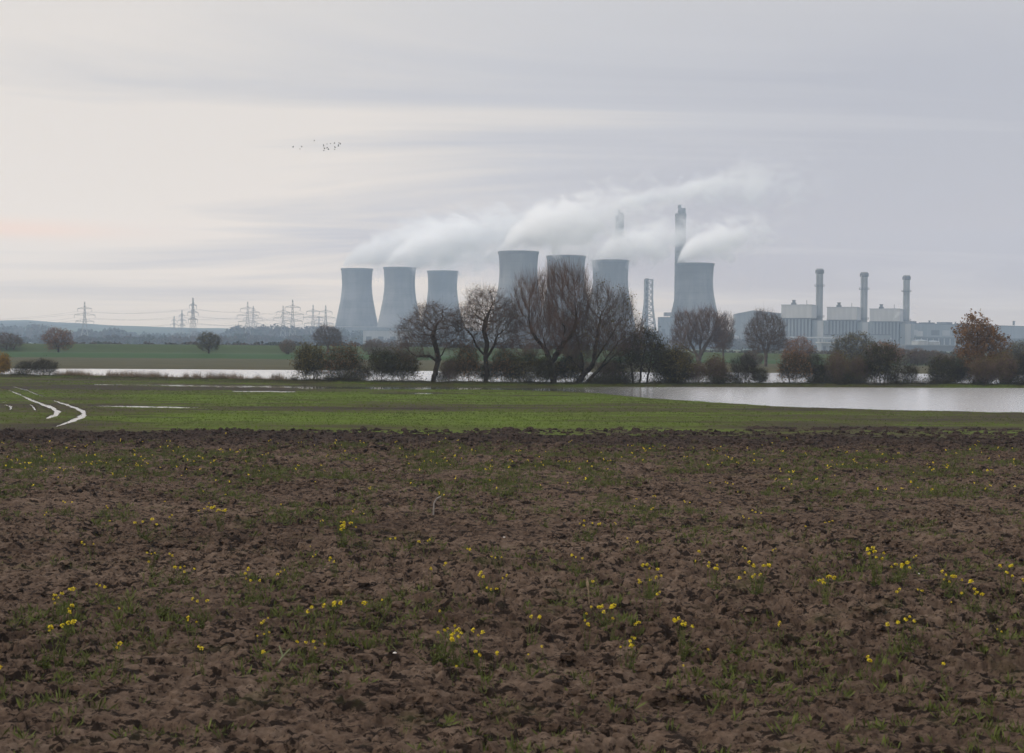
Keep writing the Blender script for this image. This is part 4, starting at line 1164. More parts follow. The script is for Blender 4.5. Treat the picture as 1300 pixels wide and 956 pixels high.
# the rust coloured oak
hero('rust_oak', 'layered oak still full of rust brown leaves on the right of the pond bank', 'tree', 1257,
     [[(1257, 492, 0), (1256, 465, 0), (1254, 440, 2), (1254, 415, 2)], [(1256, 452, 0), (1272, 440, -3)], [(1256, 456, 0), (1240, 440, 3)]],
     [(1251, 408, 14, 7), (1252, 421, 25, 9), (1246, 434, 20, 9), (1268, 436, 22, 12), (1238, 448, 14, 10), (1258, 452, 24, 13), (1280, 448, 12, 11), (1262, 468, 30, 10)], 52, d=None, dy=4.0,
     npts=2000, step=.36, mt=B, mc=MAT['twig_brown'], leaf=MAT['leaf_rust'], nleaf=9500, lsize=.12, tw=4, twl=.6, twr=.011, tipr=.012, rexp=2.2, jit=.25, radmax=.4, floor=1.5)

# --- far woods: masses of leaf clumps --------------------------------------
rng = np.random.default_rng(77)
WOOD = [  # px range, top y range, depth, count, tree width m
    (-80, 300, 425, 431, 900, 70, 12), (-40, 60, 411, 419, 1500, 46, 18), (100, 155, 417, 424, 1300, 26, 16), (150, 300, 421, 428, 1350, 50, 14), (60, 110, 421, 427, 1300, 20, 14),
    (290, 440, 414, 421, 1500, 90, 17), (300, 440, 424, 430, 1000, 60, 12), (430, 560, 425, 432, 1150, 50, 13), (440, 500, 419, 424, 1400, 16, 14), (560, 860, 420, 432, 1250, 90, 14),
    (840, 1000, 428, 438, 900, 46, 11), (1000, 1160, 438, 445, 850, 40, 9), (1150, 1340, 441, 449, 820, 60, 9), (1280, 1400, 428, 440, 1000, 30, 13), (820, 1340, 443, 449, 620, 80, 7),
    (-120, 840, 433, 437, 640, 130, 8), (-400, -60, 420, 430, 1300, 60, 15), (1340, 1600, 434, 446, 1100, 50, 14),
]
Cs = []; Ss = []; Mi = []
for (a, c_, t0, t1, d, cnt, w) in WOOD:
    if d > 800: d, w = min(d * 1.6, 2150), w * min(1.6, 2150 / d)
    for _ in range(cnt):
        px = rng.uniform(a, c_); dd = d * rng.uniform(.94, 1.1); top = at(px, rng.uniform(t0, t1), dd)
        H = max(top[2], 2.5); wv = w * rng.uniform(.6, 1.3) / 2; nq = int(150 + 4 * H)
        v = unit(rng.normal(0, 1, (nq, 3))) * rng.uniform(.35, 1, (nq, 1)) ** .5
        v *= 1 + .22 * np.sin(v[:, :1] * 6 + px) * np.cos(v[:, 1:2] * 5 + d)
        C = v * np.array([[wv, wv, H * .52]]) + np.array([[top[0], dd, H * .5 - .3]])
        Cs.append(C); Ss.append(np.full((nq, 1), .16 * min(w, 2 * H) * .55)); Mi.append(np.full(nq, int(rng.integers(0, 3))))
C = np.concatenate(Cs); S_ = np.concatenate(Ss); V, Q = leaf_quads(C, 1.0, rng, .7)
cc = np.repeat(C, 4, 0); V = cc + (V - cc) * np.repeat(S_, 4, 0)
MAT['wood1'] = simple('far wood brown', (.062, .052, .036), (.036, .032, .025), .05, .95, spec=.06)
MAT['wood2'] = simple('far wood green', (.048, .055, .028), (.028, .033, .02), .05, .95, spec=.06)
MAT['wood3'] = simple('far wood russet', (.085, .058, .038), (.05, .038, .028), .05, .95, spec=.06)
link('woodland', np_mesh('woodland', V, [Q], [MAT['wood2'], MAT['wood1'], MAT['wood3']], np.concatenate(Mi), smooth=False), kind='stuff',
     label='hazy woods and hedges across the plain beyond the flood bank', category='woodland')


# ------------------------------------------------------------------ weeds in the ploughed field
MAT['weed'] = simple('weed green', (.080, .100, .024), (.050, .058, .020), 9, .7, rnd=.3, spec=.06)
MAT['weed_dry'] = simple('dry stalk', (.26, .20, .13), (.16, .12, .08), 9, .8)
MAT['petal'] = simple('yellow petals', (.56, .47, .012), (.46, .36, .01), 30, .6, spec=.2)


def flower_mesh(seed, r):
    rg = np.random.default_rng(seed)
    n = 26
    v = unit(rg.normal(0, 1, (n, 3))); v[:, 2] = v[:, 2] * 1.05
    C = v * r * rg.uniform(.55, 1, (n, 1))
    V, Q = leaf_quads(C, r * .42, rg, .8)
    return np_mesh('flower_head', V, [Q], [MAT['petal']], smooth=False)


FL = [flower_mesh(k, r) for k, r in enumerate((.029, .024, .019))]


def weed_proto(seed, nst, hmin, hmax, nleaf, lsz, spread, nfl):
    """(stem+leaf mesh, list of flower tips)"""
    rg = np.random.default_rng(seed)
    B_ = np.stack([rg.normal(0, .03, nst), rg.normal(0, .03, nst), np.full(nst, -.05)], 1)
    D_ = unit(np.stack([rg.normal(0, spread, nst), rg.normal(0, spread, nst), np.ones(nst)], 1)); L_ = rg.uniform(hmin, hmax, nst) + .05
    V1, Q1, tip = strands(B_, D_, L_, np.full(nst, .0085), rg, .12, .05, seg=4)
    k = max(2, nst); s2 = rg.integers(0, nst, k); t = rg.uniform(.45, .8, (k, 1))
    B2 = B_[s2] + D_[s2] * L_[s2][:, None] * t; D2 = unit(D_[s2] + rg.normal(0, .5, (k, 3)))
    V2, Q2, tip2 = strands(B2, D2, L_[s2] * .35, np.full(k, .006), rg, .1, .2, seg=2)
    nleaf = int(nleaf * 2.6); lsz = lsz * .55
    s3 = rg.integers(0, nst, nleaf); t = rg.uniform(.02, .75, (nleaf, 1)) ** 1.3
    B3 = B_[s3] + D_[s3] * L_[s3][:, None] * t; a = unit(np.stack([rg.normal(0, 1, nleaf), rg.normal(0, 1, nleaf), rg.uniform(-.1, .9, nleaf)], 1))
    sz = lsz * rg.uniform(.5, 1.2, (nleaf, 1)) * (1.15 - .6 * t); b = unit(np.cross(a, rg.normal(0, 1, (nleaf, 3))))
    V3 = np.stack([B3, B3 + a * sz * .55 + b * sz * .2, B3 + a * sz + np.array([[0, 0, -.2]]) * sz * .6, B3 + a * sz * .5 - b * sz * .2], 1).reshape(-1, 3)
    Q3 = np.arange(nleaf * 4).reshape(-1, 4)
    me = np_mesh('weed_stem', np.concatenate([V1, V2, V3]), [np.concatenate([Q1, Q2 + len(V1), Q3 + len(V1) + len(V2)])], [MAT['weed']], smooth=False)
    tips = np.concatenate([tip, tip2]); tips = tips[np.argsort(-tips[:, 2])][:nfl]
    return me, tips


WP = {'tall': weed_proto(1, 5, .30, .52, 24, .10, .26, 5), 'pair': weed_proto(2, 3, .28, .42, 16, .10, .22, 2), 'one': weed_proto(3, 2, .20, .36, 12, .09, .2, 1),
      'bushy': weed_proto(4, 8, .22, .42, 46, .11, .4, 6), 'leafy': weed_proto(5, 6, .12, .28, 34, .12, .5, 0), 'low': weed_proto(6, 4, .05, .12, 26, .11, .9, 0), 'three': weed_proto(7, 4, .22, .40, 20, .10, .35, 3)}
WSMALL = {}


def small_version(k):
    """stems and flower heads in one mesh for plants too far off to show parts"""
    if k in WSMALL: return WSMALL[k]
    me, tips = WP[k]
    bm_v = np.empty(len(me.vertices) * 3, np.float32); me.vertices.foreach_get('co', bm_v); V = bm_v.reshape(-1, 3)
    q = np.empty(len(me.loops), np.int32); me.loops.foreach_get('vertex_index', q); Q = q.reshape(-1, 4)
    Vs, Qs, mi = [V], [Q], [np.zeros(len(Q), int)]; o = len(V)
    f = FL[0]; fv = np.empty(len(f.vertices) * 3, np.float32); f.vertices.foreach_get('co', fv); fv = fv.reshape(-1, 3)
    fq = np.empty(len(f.loops), np.int32); f.loops.foreach_get('vertex_index', fq); fq = fq.reshape(-1, 4)
    for t in tips:
        Vs.append(fv * .72 + t); Qs.append(fq + o); mi.append(np.ones(len(fq), int)); o += len(fv)
    WSMALL[k] = np_mesh('weed_small', np.concatenate(Vs), [np.concatenate(Qs)], [MAT['weed'], MAT['petal']], np.concatenate(mi), smooth=False)
    return WSMALL[k]


NWEED = [0]
rw = random.Random(9)


def weed(px, py, kind, label, group, sc=1.0, near=True):
    p = ground(px, py)
    z = float(plough_h(np.array([p[0]]), np.array([p[1]]))[0])
    me, tips = WP[kind]
    nm = 'flowering_weed' if len(tips) else 'green_weed'
    o = link(nm, me if near else small_version(kind), None, (p[0], p[1], z), label=label, category='weed', group=group)
    o.rotation_euler = (rw.uniform(-.12, .12), rw.uniform(-.12, .12), rw.uniform(0, 6.28)); s = sc * rw.uniform(.85, 1.15); o.scale = (s, s, s)
    if near:
        for t in tips: 
            c = link('flower_head', FL[rw.randrange(3)], o, t); c.rotation_euler = (0, 0, rw.uniform(0, 6))
    NWEED[0] += 1


CL = [  # clump centre px, spread px, list of kinds, label, group
    (1121, 752, 20, 9, ['tall', 'tall', 'bushy', 'three', 'leafy'], 'tall weed of the densest yellow flowering clump on the right foreground soil', 'dense flowering clump on the right'),
    (1203, 762, 18, 9, ['bushy', 'leafy', 'one', 'leafy', 'pair'], 'bushy green weed right of the densest yellow flowering clump', 'bushy clump right of the dense flowering one'),
    (965, 762, 18, 8, ['bushy', 'tall', 'leafy', 'pair'], 'weed in the yellow dotted clump in front of the second steel stack line, mid right', 'yellow dotted clump mid right'),
    (912, 758, 14, 8, ['pair', 'leafy', 'three'], 'slim flowering weed in the small clump left of the yellow dotted mid right clump', 'small clump left of the yellow dotted one'),
    (1040, 778, 10, 6, ['tall', 'pair'], 'tall slim weed with small yellow heads standing alone between two clumps on the right', 'slim pair between right clumps'),
    (1240, 790, 30, 9, ['leafy', 'leafy', 'bushy', 'low'], 'leafy green weed in the green patch near the right foreground corner', 'green patch near the right corner'),
    (1285, 770, 14, 12, ['pair', 'three', 'leafy'], 'flowering weed at the right edge of the soil beside the green patch', 'flowering weeds at the right edge'),
    (830, 768, 14, 9, ['tall', 'three', 'leafy', 'pair'], 'flowering weed in the clump right of the dry stalk', 'clump right of the dry stalk'),
    (772, 815, 14, 14, ['bushy', 'one', 'one', 'pair'], 'flowering weed in the loose foreground group below the dry stalk', 'loose foreground group below the dry stalk'),
    (566, 846, 16, 9, ['bushy', 'leafy', 'leafy', 'tall'], 'lush green weed in the clump at the bottom centre of the soil', 'lush clump at bottom centre'),
    (602, 842, 7, 5, ['pair', 'three'], 'flowering weed just right of the lush bottom centre clump', 'flowering pair by the lush clump'),
    (625, 758, 12, 8, ['three', 'pair', 'leafy'], 'weed with three bright yellow heads in the middle of the soil', 'three headed weeds in the middle'),
    (512, 762, 10, 6, ['leafy', 'leafy'], 'pure green leafy weed in the middle left soil', 'green pair middle left'),
    (470, 800, 6, 14, ['one', 'leafy'], 'upright green weed left of the lush bottom centre clump', 'upright green weeds left of centre'),
    (200, 745, 34, 9, ['leafy', 'leafy', 'low', 'bushy', 'leafy', 'one'], 'leafy weed of the broad green patch on the left foreground soil', 'broad green patch on the left'),
    (85, 795, 18, 14, ['pair', 'tall', 'leafy', 'one'], 'weed with yellow buds in the loose group at the left foreground', 'loose group at the left foreground'),
    (60, 850, 12, 8, ['tall', 'leafy'], 'flowering weed nearest the lower left corner', 'weeds at the lower left corner'),
    (230, 790, 30, 8, ['leafy', 'low', 'leafy', 'three'], 'green weed in the streak of weeds left of the forked stick', 'streak left of the forked stick'),
    (405, 836, 14, 14, ['tall', 'pair', 'bushy'], 'yellow flowering weed right of the forked stick', 'flowering weeds right of the forked stick'),
    (315, 770, 14, 9, ['pair', 'three', 'leafy'], 'weed with pale yellow heads upper left of the forked stick', 'pale yellow weeds by the forked stick'),
    (450, 700, 20, 6, ['leafy', 'bushy', 'leafy', 'pair'], 'weed in the green streak left of the grey stake', 'green streak left of the grey stake'),
    (525, 712, 12, 6, ['three', 'leafy'], 'flowering weed below the grey stake', 'flowering weeds below the grey stake'),
    (740, 690, 20, 6, ['leafy', 'bushy', 'low'], 'green weed in the small patch right of the soil centre', 'small patch right of centre'),
    (185, 690, 16, 7, ['bushy', 'leafy', 'pair'], 'weed of the flowering clump on the left midfield soil', 'flowering clump left midfield'),
    (280, 668, 10, 6, ['tall', 'three', 'leafy'], 'flowering weed in the tight clump left of the grey stake and beyond the broad patch', 'tight clump beyond the broad patch'),
    (870, 842, 12, 9, ['leafy', 'tall'], 'pale leaved weed near the bottom right of centre', 'pale weeds at bottom right of centre'),
    (935, 848, 10, 6, ['leafy', 'low'], 'low bright green weed at the bottom edge right of centre', 'low weeds at the bottom edge'),
    (1150, 842, 16, 8, ['pair', 'leafy', 'three'], 'flowering weed at the bottom of the soil right of the low bright weeds', 'bottom weeds on the right'),
]
for cx, cy, sx, sy_, kinds, lab, grp in CL:
    for kd in kinds:
        weed(cx + rw.gauss(0, .6) * sx, cy + rw.gauss(0, .6) * sy_, kd, lab, grp, 1.25)
# loose plants over the field, densest in the belt before the headland
BELT = 'small yellow flowering weed in the far belt of weeds before the dark headland'
MIDF = 'single yellow flowering weed scattered on the bare brown midfield soil'
FORE = 'single yellow headed weed standing apart on the dark foreground clods'
GRN = 'small green weed without flowers scattered over the brown soil'
done = 0
rg = np.random.default_rng(31)
while NWEED[0] < 296:
    u = rg.uniform()
    if u < .50:
        py = rg.uniform(572, 612); lab, grp = BELT, 'far belt of yellow weeds'; near = False
    elif u < .80:
        py = rg.uniform(612, 715); lab, grp = MIDF, 'scattered midfield weeds'; near = py > 690
    else:
        py = rg.uniform(715, 880); lab, grp = FORE, 'scattered foreground weeds'; near = True
    px = rg.uniform(-10, 1310)
    if fbm(np.array([px / 90]), np.array([py / 22]), 19, 3)[0] < (-.05 if py < 715 else -.25): continue
    kd = ['one', 'one', 'pair', 'leafy', 'leafy', 'three'][int(rg.integers(0, 6))] if py < 715 else ['one', 'pair', 'one', 'three'][int(rg.integers(0, 4))]
    if kd == 'leafy': lab, grp = GRN, 'scattered green weeds'
    weed(px, py, kd, lab, grp, 1.0, near)

# the countless rest: seedlings and tiny weeds as ground cover
def cover(n, seed):
    rg = np.random.default_rng(seed)
    Y = np.sqrt(rg.uniform(14.0 ** 2, 76.0 ** 2, n)); X = rg.uniform(-1, 1, n) * (Y * .39 + 3)
    dn = 1.15 * fbm(X / 1.6, Y / 2.6, 63, 3) - .04 + .38 * np.exp(-((Y - 58) / 9) ** 2) + .12 * sstep(30, 20, Y) - .5 * sstep(66, 72, Y)
    k = rg.uniform(-.05, .9, n) < dn; X, Y = X[k], Y[k]; n = len(X)
    Z = plough_h(X, Y)
    m_ = 9
    B_ = np.repeat(np.stack([X, Y, Z], 1), m_, 0); N = len(B_)
    hs = np.repeat(rg.uniform(.03, .20, n), m_)[:, None]
    a = unit(np.stack([rg.normal(0, .55, N), rg.normal(0, .55, N), rg.uniform(.2, 1.6, N)], 1)); b = unit(np.cross(a, rg.normal(0, 1, (N, 3))))
    B_ = B_ + np.stack([rg.normal(0, .05, N), rg.normal(0, .05, N), np.zeros(N)], 1)
    sz = hs * rg.uniform(.6, 1.3, (N, 1))
    V = np.stack([B_, B_ + a * sz * .6 + b * sz * .07, B_ + a * sz, B_ + a * sz * .6 - b * sz * .07], 1).reshape(-1, 3)
    Q = np.arange(N * 4).reshape(-1, 4); mi = np.zeros(N, int)
    # specks of yellow on some of the far ones
    f = rg.uniform(0, 1, n) < .018 * (Y > 46); Cf = np.stack([X, Y, Z + rg.uniform(.12, .3, n)], 1)[f]
    Cf = np.repeat(Cf, 5, 0) + rg.normal(0, .02, (5 * f.sum(), 3)); V2, Q2 = leaf_quads(Cf, .026, rg, .8)
    return np_mesh('weed_cover', np.concatenate([V, V2]), [np.concatenate([Q, Q2 + len(V)])], [MAT['weed'], MAT['petal']], np.concatenate([mi, np.ones(len(Q2), int)]), smooth=False)


link('weed_cover', cover(95000, 81), kind='stuff', label='thin cover of seedlings and tiny weeds over the ploughed soil', category='weeds')

# loose clods
def clods(n, seed, sub, smin, smax, pw, thr):
    rg = np.random.default_rng(seed)
    import bmesh
    bm = bmesh.new(); bmesh.ops.create_icosphere(bm, subdivisions=sub, radius=1)
    v0 = np.array([v.co[:] for v in bm.verts]); f0 = np.array([[v.index for v in f.verts] for f in bm.faces]); bm.free()
    Y = np.concatenate([np.sqrt(rg.uniform(14.0 ** 2, 66.0 ** 2, int(n * .78))), rg.uniform(64, 81, n - int(n * .78))]); X = rg.uniform(-1, 1, n) * (Y * .39 + 3)
    ok = (edge_Y(X) - Y > .8) & ((fbm(X / 2.2, Y / 3, 73, 4) + rg.normal(0, .08, n) > thr) | (Y > 66)); X, Y = X[ok], Y[ok]; n = len(X)
    Z = plough_h(X, Y); s = (smin + (smax - smin) * rg.uniform(0, 1, n) ** pw) * (1 + .45 * sstep(62, 68, Y))
    sc = s[:, None] * rg.uniform(.65, 1.45, (n, 3)); sc[:, 2] *= .7
    d = rg.uniform(.68, 1.25, (n, len(v0)))
    a = rg.uniform(0, 6.28, n); ca, sa = np.cos(a)[:, None], np.sin(a)[:, None]
    W = v0[None] * d[:, :, None] * sc[:, None, :]
    V = np.stack([W[:, :, 0] * ca - W[:, :, 1] * sa, W[:, :, 0] * sa + W[:, :, 1] * ca, W[:, :, 2]], -1) + np.stack([X, Y, Z + s * .25], 1)[:, None, :]
    return V.reshape(-1, 3), (f0[None] + (np.arange(n) * len(v0))[:, None, None]).reshape(-1, 3)


Va, Fa = clods(90000, 17, 1, .014, .055, 2.2, .0); Vb, Fb = clods(16000, 18, 2, .035, .13, 3.0, -.08)
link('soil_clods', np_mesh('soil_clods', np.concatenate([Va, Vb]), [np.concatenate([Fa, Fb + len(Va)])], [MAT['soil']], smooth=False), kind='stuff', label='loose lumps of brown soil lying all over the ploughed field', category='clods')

# single sticks and stones
def stick(name, label, px, py, pts, r, m):
    p = ground(px, py); z = float(plough_h(np.array([p[0]]), np.array([p[1]]))[0])
    b_ = MB()
    for pl in pts:
        for (a, ra), (c_, rc) in zip(pl[:-1], pl[1:]): b_.bar(a, c_, ra * r, rc * r, 6)
    b_.build(name, m, None, (p[0], p[1], z), label=label, category=name.split('_')[-1])


MAT['grey_wood'] = simple('grey weathered wood', (.24, .225, .215), (.16, .15, .145), 9, .8)
stick('wooden_stake', 'small grey stake with a bent top standing in the midfield soil', 550, 655, [[((0, 0, -.05), 1), ((.02, 0, .36), 1), ((.10, 0, .50), 1.2), ((.22, .02, .56), .8)]], .022, MAT['grey_wood'])
stick('dry_stalk', 'pale dry seed stalk standing among weeds right of the soil centre', 748, 778, [[((0, 0, -.05), .5), ((-.01, 0, .22), .5), ((-.03, 0, .36), 1.6), ((-.05, .01, .50), .4)]], .018, MAT['weed_dry'])
stick('forked_stick', 'forked greenish stick lying tilted on the left foreground clods', 354, 851, [[((-.06, 0, -.02), 1), ((.06, 0, .14), 1), ((.00, .02, .30), .8)], [((.06, 0, .14), .9), ((.17, 0, .26), .6)]], .014, simple('green stalk', (.20, .23, .13), (.13, .15, .08), 9, .8))
st_m = simple('pale flint', (.62, .60, .58), (.45, .43, .42), 20, .6)
for px, py, lab in ((501, 842, 'small pale flint lying left of the lush bottom weeds'), (1166, 736, 'small white flint right of the densest flowering clump'), (368, 690, 'tiny white flint on the left midfield soil'), (953, 775, 'pale flint near the yellow dotted clump'), (640, 684, 'tiny pale flint on the soil at midfield centre')):
    p = ground(px, py); z = float(plough_h(np.array([p[0]]), np.array([p[1]]))[0]); b_ = MB()
    b_.lathe([(.004, 0), (.02, .004), (.027, .016), (.018, .030), (.003, .036)], 7, True)
    o = b_.build('flint_stone', st_m, None, (p[0], p[1], z + .005), label=lab, category='stone'); o.scale = (1.2, .9, .8)

# ------------------------------------------------------------------ birds
def bird_mesh(flap, seed):
    """one continuous body with two raised wings"""
    V, Q, T = [], [], []
    prof = [(-.20, .004, .01), (-.15, .030, .012), (-.06, .050, 0), (.04, .056, 0), (.12, .040, .01), (.17, .030, .02), (.20, .024, .022), (.235, .004, .016)]
    n = 8
    for x, r, z in prof:
        for k in range(n):
            a = 2 * math.pi * k / n; V.append((x, r * math.cos(a), z + r * .9 * math.sin(a)))
    for i in range(len(prof) - 1):
        for k in range(n): Q.append((i * n + k, i * n + (k + 1) % n, (i + 1) * n + (k + 1) % n, (i + 1) * n + k))
    for sgn in (1, -1):
        o = len(V); pts = [(0, .0, .13, .11), (.16, .5, .13, .10), (.30, .75, .09, .12), (.46, .7, .03, .08)]
        y = 0; z = .03
        for i, (yy, fl, f_, b_) in enumerate(pts):
            zz = .03 + flap * (yy if yy < .2 else .2 + (yy - .2) * .5)
            for dz in (.008, -.008):
                V += [(f_ - .02, sgn * (yy + .02), zz + dz), (f_ - .02 - f_ - b_, sgn * (yy + .02), zz + dz * .5)]
        for i in range(len(pts) - 1):
            a = o + i * 4; Q += [(a, a + 1, a + 5, a + 4), (a + 2, a + 6, a + 7, a + 3), (a, a + 4, a + 6, a + 2), (a + 1, a + 3, a + 7, a + 5)]
        a = o + (len(pts) - 1) * 4; Q.append((a, a + 1, a + 3, a + 2)); Q.append((o, o + 2, o + 3, o + 1))
    # tail fan
    o = len(V); V += [(-.17, -.02, .02), (-.17, .02, .02), (-.30, .06, .02), (-.30, -.06, .02), (-.17, -.02, .008), (-.17, .02, .008), (-.30, .06, .012), (-.30, -.06, .012)]
    Q += [(o, o + 1, o + 2, o + 3), (o + 4, o + 7, o + 6, o + 5), (o, o + 3, o + 7, o + 4), (o + 1, o + 5, o + 6, o + 2), (o + 2, o + 6, o + 7, o + 3)]
    return np_mesh('bird', np.array(V), [np.array(Q)], [MAT['bird']])


MAT['bird'] = simple('dark plumage', (.05, .048, .046), (.03, .03, .03), 8, .8)
BM = [bird_mesh(f, k) for k, f in enumerate((.9, .3, -.35, .6))]
BIRDS = [(372.3, 187), (380.7, 189.3), (383, 185.7), (399, 179), (411, 185.5), (415.4, 183), (415.6, 187.2), (417, 190), (412, 189), (411, 191.3), (419.5, 182), (424.7, 182.2), (425.5, 187.5), (425, 190), (430, 181.3), (432, 183), (429.5, 185.7)]
rb = random.Random(2)
for i, (px, py) in enumerate(BIRDS):
    d = 300 + rb.uniform(-14, 14); p = at(px, py, d)
    lab = 'dark bird trailing in the loose string left of the tight flock' if i < 4 else 'dark bird flying in the tight flock high over the field'
    o = link('bird', BM[i % 4], None, p, label=lab, category='bird', group='birds trailing left of the flock' if i < 4 else 'birds of the tight flock')
    o.rotation_euler = (rb.uniform(-.4, .4), rb.uniform(-.2, .2), rb.uniform(-.5, .5)); s = rb.uniform(.65, .85); o.scale = (s, s, s)


# ------------------------------------------------------------------ steam
def plume(label, base, R0, K, p, kR, L, dens, amp, scale, seed, fade=1.0, dy=0.0, bias=0.0):
    """white steam: drifts along +X and rises as K * t ** p; kR = growth of the radius"""
    nm = 'steam_plume'
    m = bpy.data.materials.new('steam'); m.use_nodes = True; nt = m.node_tree; nt.nodes.clear()
    out = nd(nt, 'ShaderNodeOutputMaterial'); pv = nd(nt, 'ShaderNodeVolumePrincipled')
    pv.inputs['Color'].default_value = (1, 1, 1, 1); pv.inputs['Anisotropy'].default_value = .0; pv.inputs['Density Attribute'].default_value = ''
    tc = nd(nt, 'ShaderNodeTexCoord'); sep = nd(nt, 'ShaderNodeSeparateXYZ'); nt.links.new(tc.outputs['Object'], sep.inputs[0])
    x, y, z = sep.outputs
    t = mth(nt, 'MAXIMUM', mth(nt, 'ADD', x, R0), .01)
    za = mth(nt, 'MULTIPLY', mth(nt, 'POWER', t, p), K)
    rr = mth(nt, 'MULTIPLY', mth(nt, 'SQRT', mth(nt, 'MULTIPLY', t, 1 / (2 * R0)), clamp=False), R0)
    rr = mth(nt, 'MINIMUM', rr, R0); rr = mth(nt, 'ADD', rr, mth(nt, 'MULTIPLY', t, kR))
    dz = mth(nt, 'SUBTRACT', z, za); dyy = mth(nt, 'SUBTRACT', y, mth(nt, 'MULTIPLY', t, dy))
    q = mth(nt, 'DIVIDE', mth(nt, 'SQRT', mth(nt, 'ADD', mth(nt, 'MULTIPLY', dz, dz), mth(nt, 'MULTIPLY', dyy, dyy))), rr)
    mp = nd(nt, 'ShaderNodeMapping'); mp.inputs['Location'].default_value = (seed * 13.7, seed * 5.1, seed * 9.3); mp.inputs['Rotation'].default_value = (0, R(20), 0); mp.inputs['Scale'].default_value = (.75, 1, 1)
    nt.links.new(tc.outputs['Object'], mp.inputs['Vector'])
    n1 = noise_out(nt, mp.outputs[0], 1 / scale, 7, .66, .9)
    tl = mth(nt, 'MULTIPLY', t, 1 / L)
    am = mth(nt, 'MULTIPLY_ADD', tl, amp * 1.2, amp * .75)
    v = mth(nt, 'ADD', mth(nt, 'SUBTRACT', 1.0 + bias, q), mth(nt, 'MULTIPLY', mth(nt, 'SUBTRACT', n1, .5), mth(nt, 'MULTIPLY', am, 2.0)))
    v = mth(nt, 'SUBTRACT', v, mth(nt, 'MULTIPLY', mth(nt, 'POWER', tl, 1.6), fade))
    v = mth(nt, 'MULTIPLY', v, 1.5, clamp=True)
    dn = mth(nt, 'MULTIPLY', v, mth(nt, 'MULTIPLY', dens, mth(nt, 'POWER', mth(nt, 'MAXIMUM', mth(nt, 'SUBTRACT', 1.0, mth(nt, 'MULTIPLY', tl, .98)), 0), 1.6)))
    nt.links.new(dn, pv.inputs['Density']); nt.links.new(pv.outputs[0], out.inputs['Volume'])
    m.cycles.volume_step_rate = .5
    # hull
    ts = np.concatenate([np.linspace(0, 2 * R0, 9), np.linspace(2 * R0, L, 12)[1:]]); n = 18; V = []
    for tt in ts:
        r_ = min(R0, R0 * math.sqrt(tt / (2 * R0))) + kR * tt; r_ = r_ * (1.35 + .22 * amp) + .6; zc = K * max(tt, .01) ** p
        for k in range(n):
            a = 2 * math.pi * k / n; V.append((tt - R0 - (.8 if tt == 0 else 0), dy * tt + r_ * math.cos(a), max(zc + r_ * math.sin(a), -5.0 if tt < 2 * R0 else -1e3)))
    Q = [(i * n + k, i * n + (k + 1) % n, (i + 1) * n + (k + 1) % n, (i + 1) * n + k) for i in range(len(ts) - 1) for k in range(n)]
    T = [(0, k + 1, k) for k in range(1, n - 1)] + [((len(ts) - 1) * n, (len(ts) - 1) * n + k, (len(ts) - 1) * n + k + 1) for k in range(1, n - 1)]
    me = np_mesh('steam', np.array(V), [np.array(Q), np.array(T)], [m], smooth=False)
    # the hull must point outwards
    import bmesh
    bm = bmesh.new(); bm.from_mesh(me); bmesh.ops.recalc_face_normals(bm, faces=bm.faces); bm.to_mesh(me); bm.free()
    return link(nm, me, None, base, label=label, category='steam', group='steam plumes over the power station')


D_ = .17
SP = [
    ('thin steam plume streaming right from the leftmost cooling tower', 0, 4.6, .5, .12, 420, .6, 1.5),
    ('thick white steam plume from the second cooling tower from the left', 1, 4.3, .5, .145, 410, 1.0, 1.4),
    ('thin steam veil curling over the rim of the smallest left tower', 2, 2.6, .5, .07, 170, .55, 1.7),
    ('broad bright steam plume rising from the tallest cooling tower', 3, 4.4, .5, .155, 280, 1.0, 1.4),
    ('soft steam wrapped around the tower behind the big willow', 4, 2.4, .5, .09, 170, .5, 1.7),
    ('bright steam plume from the tower right of the willow, hiding one chimney', 5, 2.6, .54, .12, 235, .95, 1.4),
    ('billowing steam plume from the last cooling tower, across the dark chimney', 6, 4.2, .52, .14, 185, 1.0, 1.4),
]
for i, (lab, ti, K, p, kR, L, df, amp) in enumerate(SP):
    c, d = TW[ti]
    plume(lab, (c[0], c[1], c[2] - 1.0), RT * .93, K, p, kR, L, D_ * df, amp * 1.15, 27, i + 1, fade=1.0)
c = at(787, 262, 2400)
plume('long drifting smoke white plume from the hidden chimney, passing above the dark one', c, 9, 1.7, .54, .135, 400, .11, 1.7, 30, 11, fade=.8)
c = at(866, 262, 2150)
plume('ragged steam plume rising right from the dark chimney top', c, 8, 3.4, .58, .22, 220, .05, 1.6, 30, 12, fade=.9)
c = at(1137, 409, 1590)
plume('small white steam wisp drifting up beside the rightmost steel stack', c, 4, 3.0, .62, .16, 26, .06, 1.3, 8, 13, fade=.9)


# ------------------------------------------------------------------ air
m = bpy.data.materials.new('haze'); m.use_nodes = True; nt = m.node_tree; nt.nodes.clear()
out = nd(nt, 'ShaderNodeOutputMaterial'); pv = nd(nt, 'ShaderNodeVolumePrincipled')
HAZE = 2.5e-4
pv.inputs['Color'].default_value = (.59, .765, 1.0, 1); pv.inputs['Density'].default_value = HAZE; pv.inputs['Anisotropy'].default_value = .1
nt.links.new(pv.outputs[0], out.inputs['Volume'])
b_ = MB(); b_.box(-2500, 2500, -60, 4300, -12, 345)
b_.build('haze', m, kind='stuff', label='pale blue winter haze lying over the plain', category='haze')

